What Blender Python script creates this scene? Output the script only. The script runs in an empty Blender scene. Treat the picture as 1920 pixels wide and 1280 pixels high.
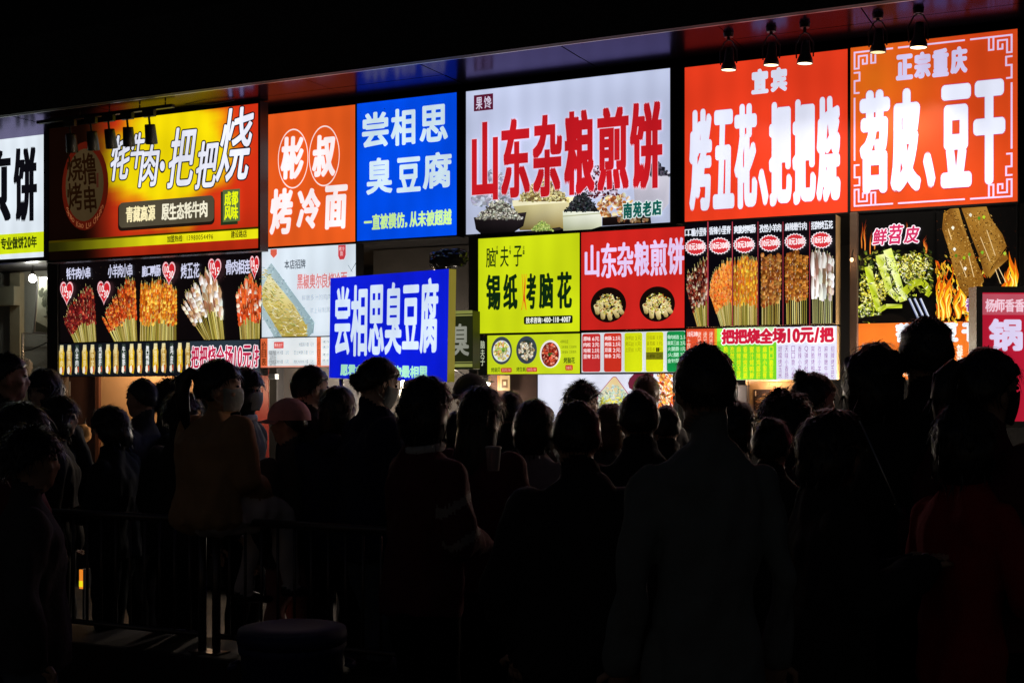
import bpy, bmesh, math, random
import numpy as np
from mathutils import Vector, noise

sc = bpy.context.scene
# ------------------------------------------------------------------ camera
EYE = 1.65
cam_d = bpy.data.cameras.new('camera')
cam_d.sensor_width = 36.0
cam_d.lens = 45.0                       # focal length of 2400 px in a 1920 px wide frame
cam_d.shift_y = 95.0 / 1920.0
cam_d.clip_start = 0.05
cam_d.clip_end = 500.0
cam = bpy.data.objects.new('camera', cam_d)
cam.location = (0.0, 0.0, EYE)
cam.rotation_euler = (math.radians(90), 0, 0)
sc.collection.objects.link(cam)
sc.camera = cam
# ------------------------------------------------------------------ night sky
w = bpy.data.worlds.new('World'); sc.world = w; w.use_nodes = True
nt = w.node_tree
sky = nt.nodes.new('ShaderNodeTexSky'); sky.sky_type = 'NISHITA'; sky.sun_disc = False
sky.sun_elevation = math.radians(-3); sky.sun_rotation = math.radians(200)
nt.links.new(sky.outputs[0], nt.nodes['Background'].inputs[0])
nt.nodes['Background'].inputs[1].default_value = 0.13
# ------------------------------------------------------------------ exposure
sc.view_settings.view_transform = 'Standard'
sc.view_settings.look = 'None'
sc.view_settings.exposure = 0.0
sc.view_settings.gamma = 1.0
sc.view_settings.use_curve_mapping = False
sc.render.engine = 'CYCLES'
sc.cycles.use_denoising = True
sc.cycles.max_bounces = 5
sc.cycles.diffuse_bounces = 3
sc.cycles.glossy_bounces = 3
sc.cycles.sample_clamp_indirect = 3.0

C = sc.collection
rnd = random.Random(7)

# ------------------------------------------------------------------ helpers
def lin(c):
    if isinstance(c, str):
        c = tuple(int(c[i:i + 2], 16) for i in (0, 2, 4))
    r = []
    for v in c[:3]:
        v = min(max(v / 255.0, 0), 1)
        r.append(v / 12.92 if v <= 0.04045 else ((v + 0.055) / 1.055) ** 2.4)
    return tuple(r) + (1.0,)

def tag(o, label=None, cat=None, group=None, kind=None):
    if label: o['label'] = label
    if cat: o['category'] = cat
    if group: o['group'] = group
    if kind: o['kind'] = kind
    return o

def empty(name, loc=(0, 0, 0), rz=0.0, label=None, cat=None, group=None):
    o = bpy.data.objects.new(name, None)
    o.empty_display_size = 0.1
    C.objects.link(o)
    o.location = loc; o.rotation_euler = (0, 0, rz)
    return tag(o, label, cat, group)

def obj(name, me, mat=None, parent=None, loc=None):
    o = bpy.data.objects.new(name, me)
    C.objects.link(o)
    if mat is not None:
        for m in (mat if isinstance(mat, (list, tuple)) else [mat]):
            if m.name not in [x.name for x in me.materials if x]: me.materials.append(m)
    if parent is not None: o.parent = parent
    if loc is not None: o.location = loc
    return o

def mesh(name, v, f, smooth=False):
    me = bpy.data.meshes.new(name)
    me.from_pydata([tuple(map(float, p)) for p in v], [], [tuple(int(i) for i in q) for q in f])
    if smooth:
        me.polygons.foreach_set('use_smooth', [True] * len(me.polygons))
    me.update()
    return me

def MAT(name, base, rough=0.6, metal=0.0, emit=None, es=1.0, var=0.0, vscale=8.0, bump=0.0, bscale=40.0, spec=0.5, sheen=0.0):
    m = bpy.data.materials.new(name); m.use_nodes = True
    n = m.node_tree.nodes; l = m.node_tree.links
    b = n['Principled BSDF']
    base = base if isinstance(base, tuple) and max(base[:3]) <= 1.0 else lin(base)
    base = tuple(base[:3]) + (1.0,)
    b.inputs['Base Color'].default_value = base
    b.inputs['Roughness'].default_value = rough
    b.inputs['Metallic'].default_value = metal
    b.inputs['Specular IOR Level'].default_value = spec
    if sheen: b.inputs['Sheen Weight'].default_value = sheen
    if emit is not None:
        b.inputs['Emission Color'].default_value = lin(emit) if not (isinstance(emit, tuple) and max(emit) <= 1.0) else tuple(emit[:3]) + (1,)
        b.inputs['Emission Strength'].default_value = es
    tc = n.new('ShaderNodeTexCoord')
    if var:
        t = n.new('ShaderNodeTexNoise'); t.inputs['Scale'].default_value = vscale; t.inputs['Detail'].default_value = 6
        l.new(tc.outputs['Object'], t.inputs['Vector'])
        mx = n.new('ShaderNodeMix'); mx.data_type = 'RGBA'
        mx.inputs['A'].default_value = tuple(c * (1 - var) for c in base[:3]) + (1,)
        mx.inputs['B'].default_value = tuple(min(1, c * (1 + var)) for c in base[:3]) + (1,)
        l.new(t.outputs['Fac'], mx.inputs['Factor']); l.new(mx.outputs['Result'], b.inputs['Base Color'])
    if bump:
        t2 = n.new('ShaderNodeTexNoise'); t2.inputs['Scale'].default_value = bscale; t2.inputs['Detail'].default_value = 5
        l.new(tc.outputs['Object'], t2.inputs['Vector'])
        bp = n.new('ShaderNodeBump'); bp.inputs['Strength'].default_value = bump; bp.inputs['Distance'].default_value = 0.01
        l.new(t2.outputs['Fac'], bp.inputs['Height']); l.new(bp.outputs['Normal'], b.inputs['Normal'])
    return m

def print_material(name, gain=1.0, sample=True, uneven=0.14, base=0.5, rough=0.4):
    """backlit film: the colour attribute is the ink, the lamps in the box light it a little unevenly"""
    m = bpy.data.materials.new(name); m.use_nodes = True
    n = m.node_tree.nodes; l = m.node_tree.links; b = n['Principled BSDF']
    a = n.new('ShaderNodeAttribute'); a.attribute_name = 'ink'
    t = n.new('ShaderNodeTexNoise'); t.inputs['Scale'].default_value = 1.7; t.inputs['Detail'].default_value = 1
    tc = n.new('ShaderNodeTexCoord'); l.new(tc.outputs['Object'], t.inputs['Vector'])
    mr = n.new('ShaderNodeMapRange'); mr.inputs['From Min'].default_value = .3; mr.inputs['From Max'].default_value = .7
    mr.inputs['To Min'].default_value = gain * (1 - uneven); mr.inputs['To Max'].default_value = gain * (1 + uneven)
    l.new(t.outputs['Fac'], mr.inputs['Value'])
    wv = n.new('ShaderNodeTexWave'); wv.bands_direction = 'X'; wv.inputs['Scale'].default_value = 1.9; wv.inputs['Distortion'].default_value = .4
    l.new(tc.outputs['Object'], wv.inputs['Vector'])
    m2 = n.new('ShaderNodeMapRange'); m2.inputs['To Min'].default_value = .955; m2.inputs['To Max'].default_value = 1.03
    l.new(wv.outputs['Fac'], m2.inputs['Value'])
    mu = n.new('ShaderNodeMath'); mu.operation = 'MULTIPLY'
    l.new(mr.outputs['Result'], mu.inputs[0]); l.new(m2.outputs['Result'], mu.inputs[1])
    l.new(a.outputs['Color'], b.inputs['Emission Color']); l.new(mu.outputs[0], b.inputs['Emission Strength'])
    vm = n.new('ShaderNodeVectorMath'); vm.operation = 'SCALE'; vm.inputs['Scale'].default_value = base
    l.new(a.outputs['Color'], vm.inputs[0]); l.new(vm.outputs[0], b.inputs['Base Color'])
    b.inputs['Roughness'].default_value = rough
    b.inputs['Specular IOR Level'].default_value = 0.3
    if not sample: m.cycles.emission_sampling = 'NONE'
    return m

M = {}
M['face'] = print_material('backlit film', 1.0, True)
M['ink'] = print_material('backlit ink', 1.0, False)
M['poster'] = print_material('paper print', 0.0, False, base=1.0, rough=.6)
M['black_metal'] = MAT('black painted metal', (.012, .012, .013), .45, var=.3)
M['dark_wall'] = MAT('dark wall', (.012, .012, .013), .8, var=.4, bump=.3)
M['grey_wall'] = MAT('grey plaster', (.30, .31, .27), .85, var=.15, vscale=3, bump=.3)
M['tan_wall'] = MAT('tan wall panel', (.42, .27, .15), .6, var=.12, vscale=2)
M['brown_wall'] = MAT('brown curtain wall', (.10, .05, .035), .8, var=.3)
M['tan_board'] = MAT('tan painted board', (.50, .34, .16), .5, var=.12)
M['alu'] = MAT('brushed aluminium', (.45, .45, .46), .35, .9, var=.1)
M['soffit'] = MAT('aluminium composite panel', (.065, .058, .095), .2, .95, var=.30, vscale=1.6, bump=.05, bscale=3)
M['soffit'].node_tree.nodes['Principled BSDF'].inputs['Specular Tint'].default_value = (.52, .47, .66, 1)
M['fascia'] = MAT('fascia black', (.004, .004, .004), .6, var=.4)
M['rail'] = MAT('dark enamel rail', (.12, .10, .10), .34, .75, var=.3, vscale=30)
M['granite'] = MAT('dark red granite', (.014, .006, .006), .75, var=.5, vscale=60, bump=.1)
M['bin'] = MAT('dark blue plastic', (.008, .014, .08), .7, var=.15, bump=.1)
M['wire'] = MAT('cable black', (.01, .01, .01), .5)
M['glass'] = MAT('lamp glass', (.9, .8, .5), .3, emit=(1.0, .74, .34), es=7.0)

def box_vf(x0, x1, y0, y1, z0, z1, bev=0.0):
    v = [(x0, y0, z0), (x1, y0, z0), (x1, y1, z0), (x0, y1, z0), (x0, y0, z1), (x1, y0, z1), (x1, y1, z1), (x0, y1, z1)]
    f = [(0, 3, 2, 1), (4, 5, 6, 7), (0, 1, 5, 4), (1, 2, 6, 5), (2, 3, 7, 6), (3, 0, 4, 7)]
    return v, f

def boxm(name, x0, x1, y0, y1, z0, z1, bev=0.0):
    v, f = box_vf(x0, x1, y0, y1, z0, z1)
    me = mesh(name, v, f)
    if bev:
        bm = bmesh.new(); bm.from_mesh(me)
        bmesh.ops.bevel(bm, geom=bm.edges[:], offset=bev, segments=2, affect='EDGES', profile=.6)
        bm.to_mesh(me); bm.free()
    return me

def join_vf(parts):
    V = []; F = []
    for v, f in parts:
        o = len(V); V += list(v); F += [tuple(i + o for i in q) for q in f]
    return V, F

def tube_vf(pts, rad, n=10, cap=True):
    """tube along a polyline; rad: float, list of floats, or list of (a,b) for ellipses (b along 'side')"""
    pts = [Vector(p) for p in pts]
    k = len(pts)
    if not isinstance(rad, (list, tuple)): rad = [rad] * k
    V = []; F = []
    prev = None
    for i, p in enumerate(pts):
        t = (pts[min(i + 1, k - 1)] - pts[max(i - 1, 0)])
        if t.length < 1e-9: t = Vector((0, 0, 1))
        t.normalize()
        if prev is None:
            a = Vector((1, 0, 0)) if abs(t.x) < .9 else Vector((0, 1, 0))
            s = (a - t * a.dot(t)).normalized()
        else:
            s = (prev - t * prev.dot(t)).normalized()
        prev = s
        q = t.cross(s)
        ra, rb = rad[i] if isinstance(rad[i], (tuple, list)) else (rad[i], rad[i])
        for j in range(n):
            th = 2 * math.pi * j / n
            V.append(p + s * (ra * math.cos(th)) + q * (rb * math.sin(th)))
    for i in range(k - 1):
        for j in range(n):
            a = i * n + j; b = i * n + (j + 1) % n
            F.append((a, b, b + n, a + n))
    if cap:
        F.append(tuple(range(n - 1, -1, -1)))
        F.append(tuple((k - 1) * n + j for j in range(n)))
    return V, F

def ell_vf(c, r, nu=14, nv=10, rot=None):
    V = []; F = []
    for i in range(1, nv):
        ph = math.pi * i / nv
        for j in range(nu):
            th = 2 * math.pi * j / nu
            V.append(Vector((r[0] * math.sin(ph) * math.cos(th), r[1] * math.sin(ph) * math.sin(th), r[2] * math.cos(ph))))
    V.append(Vector((0, 0, r[2]))); V.append(Vector((0, 0, -r[2])))
    T = len(V) - 2
    for i in range(nv - 2):
        for j in range(nu):
            a = i * nu + j; b = i * nu + (j + 1) % nu
            F.append((a, a + nu, b + nu, b))
    for j in range(nu):
        F.append((T, j, (j + 1) % nu)); o = (nv - 2) * nu
        F.append((T + 1, o + (j + 1) % nu, o + j))
    if rot is not None: V = [rot @ p for p in V]
    c = Vector(c)
    return [p + c for p in V], F

def lathe_vf(prof, n=20, c=(0, 0, 0)):
    V = []; F = []
    for r, z in prof:
        for j in range(n):
            th = 2 * math.pi * j / n
            V.append((c[0] + r * math.cos(th), c[1] + r * math.sin(th), c[2] + z))
    for i in range(len(prof) - 1):
        for j in range(n):
            a = i * n + j; b = i * n + (j + 1) % n
            F.append((a, b, b + n, a + n))
    F.append(tuple(range(n - 1, -1, -1))); F.append(tuple((len(prof) - 1) * n + j for j in range(n)))
    return V, F

# ------------------------------------------------------------------ where things stand
FOC, CX, HY = 2400.0, 960.0, 735.0
UD = Vector((0.900, -0.4355)).normalized()      # along the shop front, to the right
ND = Vector((UD.y, -UD.x))                      # out of the shop front
if ND.y > 0: ND = -ND
FO = Vector((0.0, 9.618))                       # a point of the shop front
ROT = math.atan2(UD.y, UD.x)

class Plane:
    """an upright plane in the place: origin, direction along it"""
    def __init__(s, P0, d, roll=0.0):
        s.P0 = Vector(P0); s.d = Vector(d).normalized(); s.rz = math.atan2(s.d.y, s.d.x); s.roll = roll
    def at(s, px, py=HY):
        k = (px - CX) / FOC
        # P0 + a d = Y (k,1)
        a = (k * s.P0.y - s.P0.x) / (s.d.x - k * s.d.y)
        Y = s.P0.y + a * s.d.y
        return a, EYE + (HY - py) / FOC * Y
    def world(s, a, z=0.0, out=0.0):
        n = Vector((s.d.y, -s.d.x))
        p = s.P0 + s.d * a + n * out
        return Vector((p.x, p.y, z))

def front(w_=0.0):
    return Plane(FO + ND * w_, UD)

def ray(px, Y):
    return Vector(((px - CX) / FOC * Y, Y, 0))

# ------------------------------------------------------------------ lettering
_fc = bpy.data.curves.new('glyph source', 'FONT'); _fc.resolution_u = 3
_fo = bpy.data.objects.new('glyph source', _fc)
_gl = {}
def glyph(ch):
    if ch not in _gl:
        _fc.body = ch
        me = bpy.data.meshes.new_from_object(_fo)
        v = np.array([(p.co.x, p.co.y) for p in me.vertices]).reshape(-1, 2)
        f = [tuple(p.vertices) for p in me.polygons]
        bpy.data.meshes.remove(me)
        _gl[ch] = (v, f)
    return _gl[ch]

class Print:
    def __init__(s): s.v = []; s.f = []; s.c = []; s.lay = 0
    def poly(s, pts, col, lay=None):
        y = -(s.lay if lay is None else lay) * 2.5e-5
        o = len(s.v)
        s.v += [(p[0], y, p[1]) for p in pts]
        s.f.append(tuple(range(o, o + len(pts))))
        if isinstance(col, list): s.c += [lin(c) for c in col]
        else: s.c += [lin(col)] * len(pts)
    def up(s, n=1): s.lay += n
    def build(s, name, mat, parent, off):
        me = bpy.data.meshes.new(name)
        me.from_pydata(s.v, [], s.f)
        at = me.color_attributes.new('ink', 'FLOAT_COLOR', 'POINT')
        at.data.foreach_set('color', np.array(s.c, dtype=np.float32).ravel())
        me.update()
        return obj(name, me, mat, parent, (0, -off, 0))

class Sign:
    """a sign box; everything is placed on its face in metres from its lower left corner"""
    def __init__(s, name, label, plane, x0, x1, yl, yr, face, group=None, cat='sign', depth=.10, back=None,
                 border=0.0, mat=None, facemat=None, casemat=None, top=None, bot=None, grad=None):
        s.pl = plane
        a0, zt0 = plane.at(x0, yl[0]); _, zb0 = plane.at(x0, yl[1])
        a1, zt1 = plane.at(x1, yr[0]); _, zb1 = plane.at(x1, yr[1])
        s.a0 = a0; s.zb = (zb0 + zb1) / 2 if bot is None else bot
        zt = (zt0 + zt1) / 2 if top is None else top
        s.W = a1 - a0; s.H = zt - s.zb
        s.root = empty(name, plane.world(a0, s.zb), plane.rz, label, cat, group)
        if plane.roll: s.root.rotation_euler = (0, plane.roll, plane.rz)
        b = border
        obj('case', boxm('case', -b, s.W + b, .004, depth, -b, s.H + b), casemat or M['black_metal'], s.root)
        if b:
            V, F = join_vf([box_vf(-b, s.W + b, -.008, .004, s.H, s.H + b), box_vf(-b, s.W + b, -.008, .004, -b, 0),
                            box_vf(-b, 0, -.008, .004, 0, s.H), box_vf(s.W, s.W + b, -.008, .004, 0, s.H)])
            obj('frame', mesh('frame', V, F), casemat or M['black_metal'], s.root)
        s.inkmat = mat or M['ink']
        p = Print()
        if callable(face):
            nx, nz = 48, 30
            for i in range(nx):
                for j in range(nz):
                    q = [(i / nx, j / nz), ((i + 1) / nx, j / nz), ((i + 1) / nx, (j + 1) / nz), (i / nx, (j + 1) / nz)]
                    p.poly([(u * s.W, v * s.H) for u, v in q], [face(u, v) for u, v in q])
        else:
            p.poly([(0, 0), (s.W, 0), (s.W, s.H), (0, s.H)], face)
        p.build('face', facemat or M['face'], s.root, 0.0)
        s.off = .0015
        s.square = False
    def P(s, px, py):
        a, z = s.pl.at(px, py)
        x, z = a - s.a0, z - s.zb
        if s.pl.roll:
            c_, s_ = math.cos(s.pl.roll), math.sin(s.pl.roll)
            x, z = x * c_ - z * s_, x * s_ + z * c_
        return x, z
    def start(s): s.p = Print(); return s.p
    def end(s, name='artwork', mat=None):
        s.off += .0004
        o = s.p.build(name, mat or s.inkmat, s.root, s.off)
        s.off += max(.0008, s.p.lay * 2.5e-5 + .0002)
        return o
    def rect(s, x0, y0, x1, y1, col, y0r=None):
        """pixel box measured at its left end"""
        a, zt = s.P(x0, y0); _, zb = s.P(x0, y1); b, _ = s.P(x1, y0)
        s.p.poly([(a, zb), (b, zb), (b, zt), (a, zt)], col)
    def rrect(s, x0, y0, x1, y1, col, r=.03):
        a, zt = s.P(x0, y0); _, zb = s.P(x0, y1); b, _ = s.P(x1, y0)
        pts = []
        for cx, cz, t0 in ((b - r, zt - r, 0), (a + r, zt - r, 90), (a + r, zb + r, 180), (b - r, zb + r, 270)):
            for k in range(5):
                th = math.radians(t0 + k * 22.5); pts.append((cx + r * math.cos(th), cz + r * math.sin(th)))
        s.p.poly(pts, col)
    def ell(s, x, y, rx, ry, col, n=28, ring=None, dx=0):
        a, z = s.P(x, y); b, _ = s.P(x + rx, y); _, z2 = s.P(x, y - ry)
        A, B = b - a, z2 - z
        pts = [(a + A * math.cos(2 * math.pi * k / n), z + B * math.sin(2 * math.pi * k / n)) for k in range(n)]
        if ring:
            for k in range(n):
                k2 = (k + 1) % n
                ins = [(a + (q[0] - a) * (1 - ring), z + (q[1] - z) * (1 - ring)) for q in (pts[k], pts[k2])]
                s.p.poly([pts[k], pts[k2], ins[1], ins[0]], col)
        else: s.p.poly(pts, col)
    def px(s, pts, col): s.p.poly([s.P(*q) for q in pts], col)
    # text
    def char(s, ch, x0, z0, x1, z1, col, bold=0.0, ink=True, shear=0.0, rot=0.0, lay=None, nb=8, bx=1.0):
        v, f = glyph(ch)
        if len(v) == 0: return
        if ink:
            lo = v.min(0); hi = v.max(0); sz = np.maximum(hi - lo, 1e-4)
            if ch == '一': lo = np.array([lo[0], -.08]); sz = np.array([sz[0], .92])
            u = (v - lo) / sz
        else:
            u = np.stack([v[:, 0] , (v[:, 1] + .08) / .92], 1)
        w_ = x1 - x0; h_ = z1 - z0
        X = x0 + u[:, 0] * w_ + (u[:, 1] - .5) * h_ * shear
        Z = z0 + u[:, 1] * h_ + (u[:, 0] - .5) * w_ * rot
        base = s.p.lay
        shifts = [(0, 0)]
        if bold and s.square: shifts += [(a_ * bold * bx, b_ * bold) for a_ in (-1, 0, 1) for b_ in (-1, 0, 1) if a_ or b_]
        elif bold: shifts += [(math.cos(2 * math.pi * k / nb) * bold * bx, math.sin(2 * math.pi * k / nb) * bold) for k in range(nb)]
        L = lin(col)
        for k, (dx, dz) in enumerate(shifts):
            y = -(base + k) * 2.5e-5
            o = len(s.p.v)
            s.p.v += [(float(a) + dx, y, float(b) + dz) for a, b in zip(X, Z)]
            s.p.f += [tuple(i + o for i in q) for q in f]
            s.p.c += [L] * len(X)
    def text(s, t, x0, y0, x1, y1, col, bold=0.0, out=None, outr=0.0, gap=.08, shear=0.0, vert=False, name='lettering',
             nb=8, own=True, rot=0.0, bx=1.0, y0r=None):
        """the string fills the pixel box (y measured at its left end)"""
        if own: s.start()
        a, zt = s.P(x0, y0); _, zb = s.P(x0, y1); b, _ = s.P(x1, y0)
        cells = []
        if vert:
            n = len(t); hh = (zt - zb) / n
            for i, ch in enumerate(t):
                if ch != ' ': cells.append((ch, a, zt - (i + 1) * hh + hh * gap / 2, b, zt - i * hh - hh * gap / 2, True))
        else:
            adv = []
            for ch in t:
                if ord(ch) > 0x2E00 or ch in '・': adv.append(1.0 if ch not in '、，：' else .6)
                elif ch == ' ': adv.append(.5)
                elif ch in '.,:;!·': adv.append(.35)
                elif ch in '/1-': adv.append(.5)
                else: adv.append(.62)
            u = (b - a) / sum(adv); x = a
            for ch, ad in zip(t, adv):
                if ch != ' ':
                    g = u * ad * gap / 2; z0_, z1_ = zb, zt
                    h_ = zt - zb
                    if ch in '，、,.': z1_ = zb + h_ * .3
                    elif ch in '-': z0_, z1_ = zb + h_ * .42, zb + h_ * .5
                    elif ch in ':：·': z0_, z1_ = zb + h_ * .25, zb + h_ * .7
                    elif ch in '口日': z0_, z1_ = zb + h_ * .08, zb + h_ * .9
                    elif ord(ch) < 128 and ch.islower(): z1_ = zb + h_ * .7
                    xa, xb = x + g, x + u * ad - g
                    if ord(ch) < 0x2E00 or ch in '，、：':
                        gv = glyph(ch)[0]; wv = (gv[:, 0].max() - gv[:, 0].min()) * u * 1.05
                        xc = x + u * ad * (.5 if ch not in '，、' else .3); xa, xb = xc - wv / 2, xc + wv / 2
                        if ch.isdigit(): z0_, z1_ = zb + h_ * .04, zb + h_ * .95
                    cells.append((ch, xa, z0_, xb, z1_, True))
                x += u * ad
        if out:
            for c_ in cells: s.char(*c_[:5], out, bold + outr, shear=shear, nb=12, rot=rot, bx=bx)
            s.p.up(14)
        for c_ in cells: s.char(*c_[:5], col, bold, shear=shear, nb=nb, rot=rot, bx=bx)
        if own: return s.end(name)
        s.p.up(nb + 2)
    def chars(s, lst, col, bold=0.0, out=None, outr=0.0, name='lettering', nb=8, shear=0.0, bx=1.0, **k):
        """each entry: (char, x0, y0, x1, y1) pixel box of the ink"""
        s.start()
        boxes = []
        for ch, x0, y0, x1, y1 in lst:
            a, zt = s.P(x0, y0); _, zb = s.P(x0, y1); b, _ = s.P(x1, y0)
            boxes.append((ch, a + bold * bx, zb + bold, b - bold * bx, zt - bold))
        if out:
            for b_ in boxes: s.char(*b_, out, bold + outr, nb=12, shear=shear, bx=bx)
            s.p.up(14)
        for b_ in boxes: s.char(*b_, col, bold, nb=nb, shear=shear, bx=bx)
        return s.end(name)
# ------------------------------------------------------------------ the ground, the building and its canopy
def facade_box(name, px0, px1, w0, w1, z0, z1, mat, parent=None, bev=0.0, pw=None):
    pl = front(w1 if pw is None else pw)
    a, _ = pl.at(px0); b, _ = pl.at(px1)
    p = pl.world(a, z0)
    me = boxm(name, 0, b - a, 0, w1 - w0, 0, z1 - z0, bev)
    o = obj(name, me, mat)
    pl2 = front(w1); q = pl.world(a, z0)
    # keep the front face on plane w1
    sh = (w1 - (w1 if pw is None else pw))
    q = q + Vector((ND.x, ND.y, 0)) * sh
    o.location = q; o.rotation_euler = (0, 0, ROT)
    if parent is not None:
        o.parent = parent
        o.matrix_parent_inverse = parent.matrix_basis.inverted()
    return o

gm = bpy.data.materials.new('wet asphalt paving'); gm.use_nodes = True
n = gm.node_tree.nodes; l = gm.node_tree.links; b = n['Principled BSDF']
tc = n.new('ShaderNodeTexCoord'); t = n.new('ShaderNodeTexNoise'); t.inputs['Scale'].default_value = 3; t.inputs['Detail'].default_value = 8
br = n.new('ShaderNodeTexBrick'); br.inputs['Scale'].default_value = 1.7; br.inputs['Mortar Size'].default_value = .012
br.inputs['Color1'].default_value = (.017, .017, .017, 1); br.inputs['Color2'].default_value = (.025, .024, .024, 1); br.inputs['Mortar'].default_value = (.015, .015, .015, 1)
l.new(tc.outputs['Object'], t.inputs['Vector']); l.new(tc.outputs['Object'], br.inputs['Vector'])
l.new(br.outputs['Color'], b.inputs['Base Color'])
mr = n.new('ShaderNodeMapRange'); mr.inputs['To Min'].default_value = .25; mr.inputs['To Max'].default_value = .7
l.new(t.outputs['Fac'], mr.inputs['Value']); l.new(mr.outputs['Result'], b.inputs['Roughness'])
bp = n.new('ShaderNodeBump'); bp.inputs['Strength'].default_value = .25; bp.inputs['Distance'].default_value = .01
l.new(br.outputs['Fac'], bp.inputs['Height']); l.new(bp.outputs['Normal'], b.inputs['Normal'])
tag(obj('ground', mesh('ground', [(-150, -150, 0), (150, -150, 0), (150, 150, 0), (-150, 150, 0)], [(0, 1, 2, 3)]), gm), kind='structure')

SOF = 4.0
bld = empty('market_building', FO.to_3d(), ROT, 'long dark single storey shop building carrying every lit sign under its canopy', 'building')
U0, U1 = -7.5, 5.5
def bpart(name, x0, x1, w0, w1, z0, z1, mat, bev=0.0):
    return obj(name, boxm(name, x0, x1, -w1, -w0, z0, z1, bev), mat, bld)
bpart('wall', U0, U1, -.30, -.12, 2.86, 8.0, M['dark_wall'])
bpart('back_wall', U0, U1, -2.2, -2.05, .02, 2.86, M['dark_wall'])
bpart('ceiling', U0, U1, -2.05, -.301, 2.861, 2.91, M['dark_wall'])
bpart('fascia', U0, U1, .75, .80, SOF - .012, 4.62, M['fascia'])
bpart('canopy_roof', U0, U1, -.12, .749, 4.55, 4.62, M['fascia'])
bpart('canopy_edge', U0, U1, .735, .749, SOF - .014, 4.1, M['alu'])
# soffit panels with open joints
xs = [U0]
rr = random.Random(3)
while xs[-1] < U1: xs.append(xs[-1] + rr.choice([.9, 1.0, 1.1]))
for i in range(len(xs) - 1):
    for (a_, b_) in ((-.119, .33), (.336, .733)):
        o = bpart('soffit_panel', xs[i] + .004, xs[i + 1] - .004, a_, b_, SOF + rr.uniform(-.002, .003), SOF + .02, M['soffit'])
        o.rotation_euler = (rr.uniform(-.004, .004), 0, 0)
# fascia boards below the name signs
# pillars between the stalls
def pillar(px0, px1, w0, w1, z1, mat, label, z0=0.0):
    o = facade_box('pillar', px0, px1, w0, w1, z0, z1, mat, bev=.006)
    tag(o, label, 'pillar'); return o
pillar(1593, 1607, -.10, .05, 2.84, MAT('grimy brown post', (.14, .085, .06), .7, var=.4, vscale=6, bump=.3), 'grimy brown post between the two skewer menus on the right')
pillar(504, 519, -.10, .0, 2.0, M['black_metal'], 'dark post under the white price list beside the grey stall wall')
pillar(878, 894, -.12, -.02, 2.84, M['black_metal'], 'dark post left of the yellow baked brain sign')
pillar(88, 108, -.12, .02, 2.9, M['black_metal'], 'dark post between the grey lamp-lit stall and the first skewer menu')
pillar(1384, 1401, -.12, .0, 1.7, MAT('dark ribbed post', (.03, .02, .018), .6, var=.3), 'dark post left of the tan board with food photos')

# stall back panels (each stands where it is seen, a step behind the signs)
def panel(name, px0, px1, w_, z0, z1, mat, label, cat='wall', th=.03):
    o = facade_box(name, px0, px1, w_ - th, w_, z0, z1, mat); tag(o, label, cat); return o
panel('stall_wall', -420, 150, -.75, .02, 2.855, M['grey_wall'], 'grey plaster back wall of the leftmost stall, lit by a bare bulb')
panel('stall_wall', 186, 322, -.62, .9, 2.5, M['tan_wall'], 'warm tan partition glowing inside the stall under the first price strip')
panel('stall_wall', 323, 372, -.66, .9, 2.5, M['tan_wall'], 'dimmer tan partition to the right of the glowing one')
panel('stall_wall', 128, 178, -.55, .9, 2.5, MAT('red brown panel', (.04, .016, .012), .6, var=.2), 'dark red brown partition beside the warm tan one')
panel('stall_wall', 520, 700, -.5, .9, 2.4, MAT('dim grey panel', (.10, .10, .105), .7, var=.2), 'dim grey partition behind the blue standing sign')
panel('stall_wall', 700, 892, -.6, .9, 2.85, MAT('dim brown panel', (.085, .075, .065), .8, var=.3, bump=.2), 'dim brown shuttered wall behind the blue box sign')
panel('curtain', 916, 1007, -.25, .6, 2.3, M['brown_wall'], 'dark brown curtain left of the white lit screen', 'curtain')
panel('door_frame', 179, 185, -.5, .9, 2.5, MAT('red wood', (.07, .025, .014), .5, var=.2), 'thin red wooden post at the left edge of the tan partition', 'post')
# serving counters
for x0, x1, lab in ((-400, 95, 'dark serving counter of the leftmost stall'), (112, 490, 'dark serving counter under the first skewer menu'),
                    (497, 860, 'dark serving counter behind the blue box sign'), (905, 1284, 'dark serving counter under the white lit screen'),
                    (1290, 1585, 'dark serving counter under the ten yuan price board'), (1610, 1905, 'dark serving counter under the orange price board')):
    r_ = facade_box('counter', x0, x1, -.35, .12, .02, .92, M['dark_wall'], bev=.01)
    tag(r_, lab, 'counter')
    t_ = facade_box('worktop', x0, x1, -.38, .16, .921, .95, M['alu'], parent=None)
    t_.parent = r_; t_.matrix_parent_inverse = r_.matrix_basis.inverted()

def point(name, loc, power, color, r=.04, parent=None):
    L = bpy.data.lights.new(name, 'POINT'); L.energy = power; L.color = color; L.shadow_soft_size = r
    o = bpy.data.objects.new(name, L); C.objects.link(o)
    if parent: o.parent = parent
    o.location = loc; return o

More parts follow.
